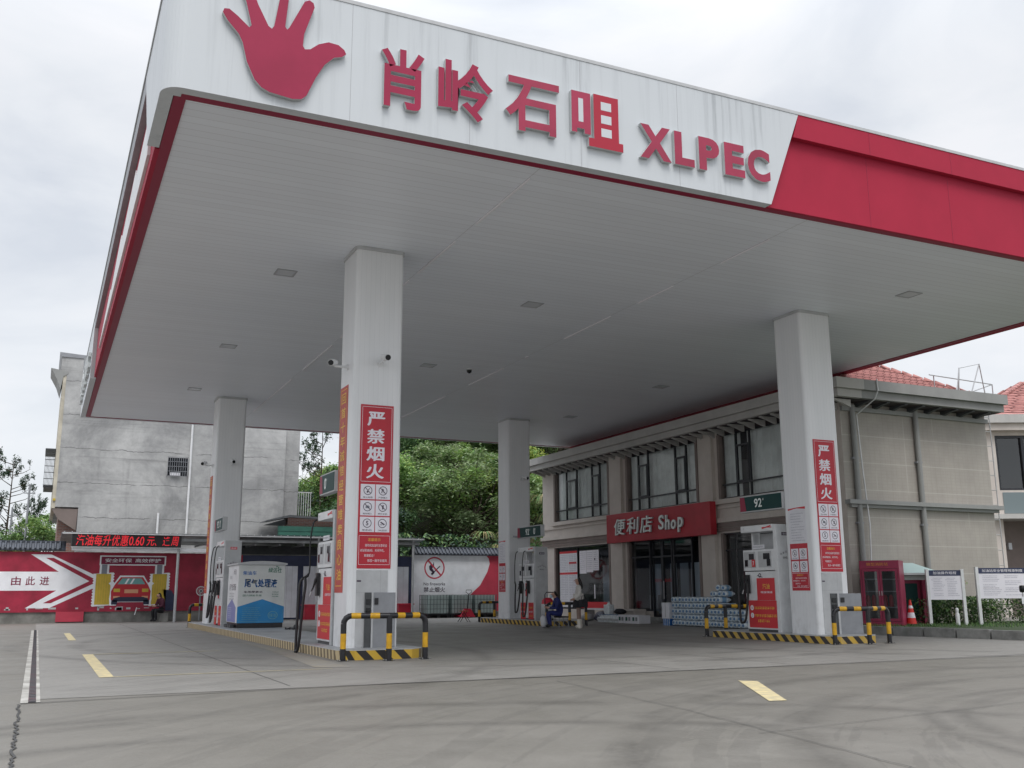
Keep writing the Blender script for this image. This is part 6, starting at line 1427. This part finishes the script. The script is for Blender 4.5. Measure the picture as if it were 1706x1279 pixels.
MT = [('pelvis', 'waist', 'sweater'), ('waist', 'chest', 'sweater'), ('chest', 'neck', 'sweater'), ('neck', 'jaw', 'skin'), ('jaw', 'head', 'skin'), ('head', 'crown_top', 'skin'), ('pelvis', 'hipL', 'cloth_black'), ('pelvis', 'hipR', 'cloth_black'), ('hipL', 'kneeL', 'stocking'), ('hipR', 'kneeR', 'stocking'), ('kneeL', 'ankleL', 'stocking'), ('kneeR', 'ankleR', 'stocking'), ('ankleL', 'toeL', 'boot_white'), ('ankleR', 'toeR', 'boot_white'),
    ('shL', 'elL', 'sweater'), ('shR', 'elR', 'sweater'), ('elL', 'wrL', 'sweater'), ('elR', 'wrR', 'sweater'), ('wrL', 'haL', 'skin'), ('wrR', 'haR', 'skin'), ('chest', 'shL', 'sweater'), ('chest', 'shR', 'sweater')]
hl = [(.03, 0, 1.60, .088), (-.02, 0, 1.585, .092), (-.07, 0, 1.50, .07), (-.11, 0, 1.38, .06), (-.12, 0, 1.28, .035)]
t, W3, J = person((16.35, 29.75, .003), R(-70), 'person standing in loose cream sweater, short dark skirt and white boots, holding a dark bag', st, MT, hl)
# boots reach up the calf, skirt flares at the hip
m = MB()
for s_ in ('L', 'R'):
    a_ = Vector(J['ankle'+s_][:3]); k_ = Vector(J['knee'+s_][:3]); m.tube([a_-Vector((0, 0, .09)), a_, a_.lerp(k_, .35), a_.lerp(k_, .55)], [.062, .066, .068, .07], 'boot_white', 12)
m.build('boots', t)
m = MB(); c0 = W3((0, 0, .98)); m.lathe(c0-Vector((0, 0, .30)), [(.20, 0), (.19, .12), (.15, .28), (.14, .32)], 'cloth_black', 16); m.build('skirt', t)
m = MB(); m.lathe(W3((0, 0, .93)), [(.17, 0), (.185, .04), (.18, .2)], 'sweater', 16); m.build('sweater_hem', t)
tb = thing('handbag', 'dark handbag held at hip height by the person in the cream sweater', 'bag', tuple(W3((-.12, .24, .62))))
p = W3((-.14, .25, .80)); m = MB(); m.rbox(p.x-.17, p.x+.13, p.y-.09, p.y+.09, p.z-.10, p.z+.14, .06, 'cloth_black'); m.build('body', tb, bevel=.02); m = MB(); m.tube([p+Vector((-.1, 0, .13)), p+Vector((-.06, 0, .26)), p+Vector((.04, 0, .26)), p+Vector((.08, 0, .13))], .01, 'cloth_black', 6); m.build('strap', tb)
se = dict(pelvis=(0, 0, .50, (.16, .14)), waist=(.03, 0, .64, (.15, .13)), chest=(.11, 0, .86, (.18, .15)), neck=(.18, 0, 1.01, .052), jaw=(.23, 0, 1.055, .062), head=(.255, 0, 1.115, .088), crown_top=(.26, 0, 1.175, .07),
    hipL=(.06, .10, .47, .11), hipR=(.06, -.10, .47, .11), kneeL=(.46, .13, .50, .075), kneeR=(.44, -.11, .50, .075), ankleL=(.40, .13, .1, .055), ankleR=(.36, -.12, .1, .055), toeL=(.54, .14, .045, .042), toeR=(.50, -.13, .045, .042),
    shL=(.12, .18, .92, .075), shR=(.12, -.18, .92, .075), elL=(.2, .22, .66, .06), elR=(.2, -.22, .66, .06), wrL=(.42, .1, .66, .035), wrR=(.42, -.08, .66, .035), haL=(.48, .06, .68, .022), haR=(.48, -.05, .68, .022))
MS = [(a, c, 'coverall' if mm in ('sweater', 'stocking', 'cloth_black') else 'cloth_black' if mm == 'boot_white' else mm) for a, c, mm in MT]
hs_ = [(.25, 0, 1.16, .088), (.21, 0, 1.15, .088), (.16, 0, 1.09, .06), (.11, 0, 1.04, .05)]
t, W3, J = person((16.15, 30.65, .003), R(-80), 'person in dark blue coverall and pale face mask sitting bent over a phone', se, MS, hs_, mask=True)
m = MB(); q = W3((.52, 0, .70)); tp = thing('phone', 'small dark phone held by the seated person in blue', 'phone', tuple(q)); G = Fr(q, (.2, 1, 0), (-.4, 0, 1)); m.fbox(G, -.035, .035, -.06, .08, -.004, .004, 'screen_dark'); m.build('body', tp)
c_ = W3((-.02, 0, 0)); t = thing('stool', 'low dark stool with thin legs under the seated person in blue', 'stool', tuple(c_)); m = MB(); m.rbox(c_.x-.2, c_.x+.2, c_.y-.2, c_.y+.2, .34, .385, .05, 'cloth_black'); m.build('seat', t)
for a_ in (-1, 1):
    for b_ in (-1, 1): m = MB(); m.tube([(c_.x+a_*.19, c_.y+b_*.19, .003), (c_.x+a_*.15, c_.y+b_*.15, .34)], .014, 'mid_grey', 6); m.build('leg', t)
sack(15.72, 31.05, .003, .13, .16, .42, 'plastic_bag', 'plastic_bag', 'white plastic bag on the ground in front of the seated person in blue', 'bag', 8)
t = thing('bottle', 'small pale bottle on the ground behind the seated person in blue', 'bottle', (16.75, 30.2, 0)); m = MB(); m.lathe((16.62, 30.25, .003), [(.04, 0), (.04, .18), (.02, .22), (.018, .26)], 'wrap_white', 10); m.build('body', t)
MP = [(a, c, 'cloth_plum' if mm == 'coverall' and a in ('pelvis', 'waist', 'shL', 'shR', 'elL', 'elR', 'chest') else 'cloth_black' if mm == 'coverall' else mm) for a, c, mm in MS]
t, W3, J = person((4.98, 46.35, .003), R(-120), 'person in dark clothes squatting in front of the red wall beside the painted car', se, MP, hs_)
t = thing('stool', 'low block seat under the dark dressed person by the red wall', 'stool', (5.0, 46.4, 0)); m = MB(); m.rbox(4.82, 5.22, 46.15, 46.6, .003, .37, .04, 'cement'); m.build('seat', t)
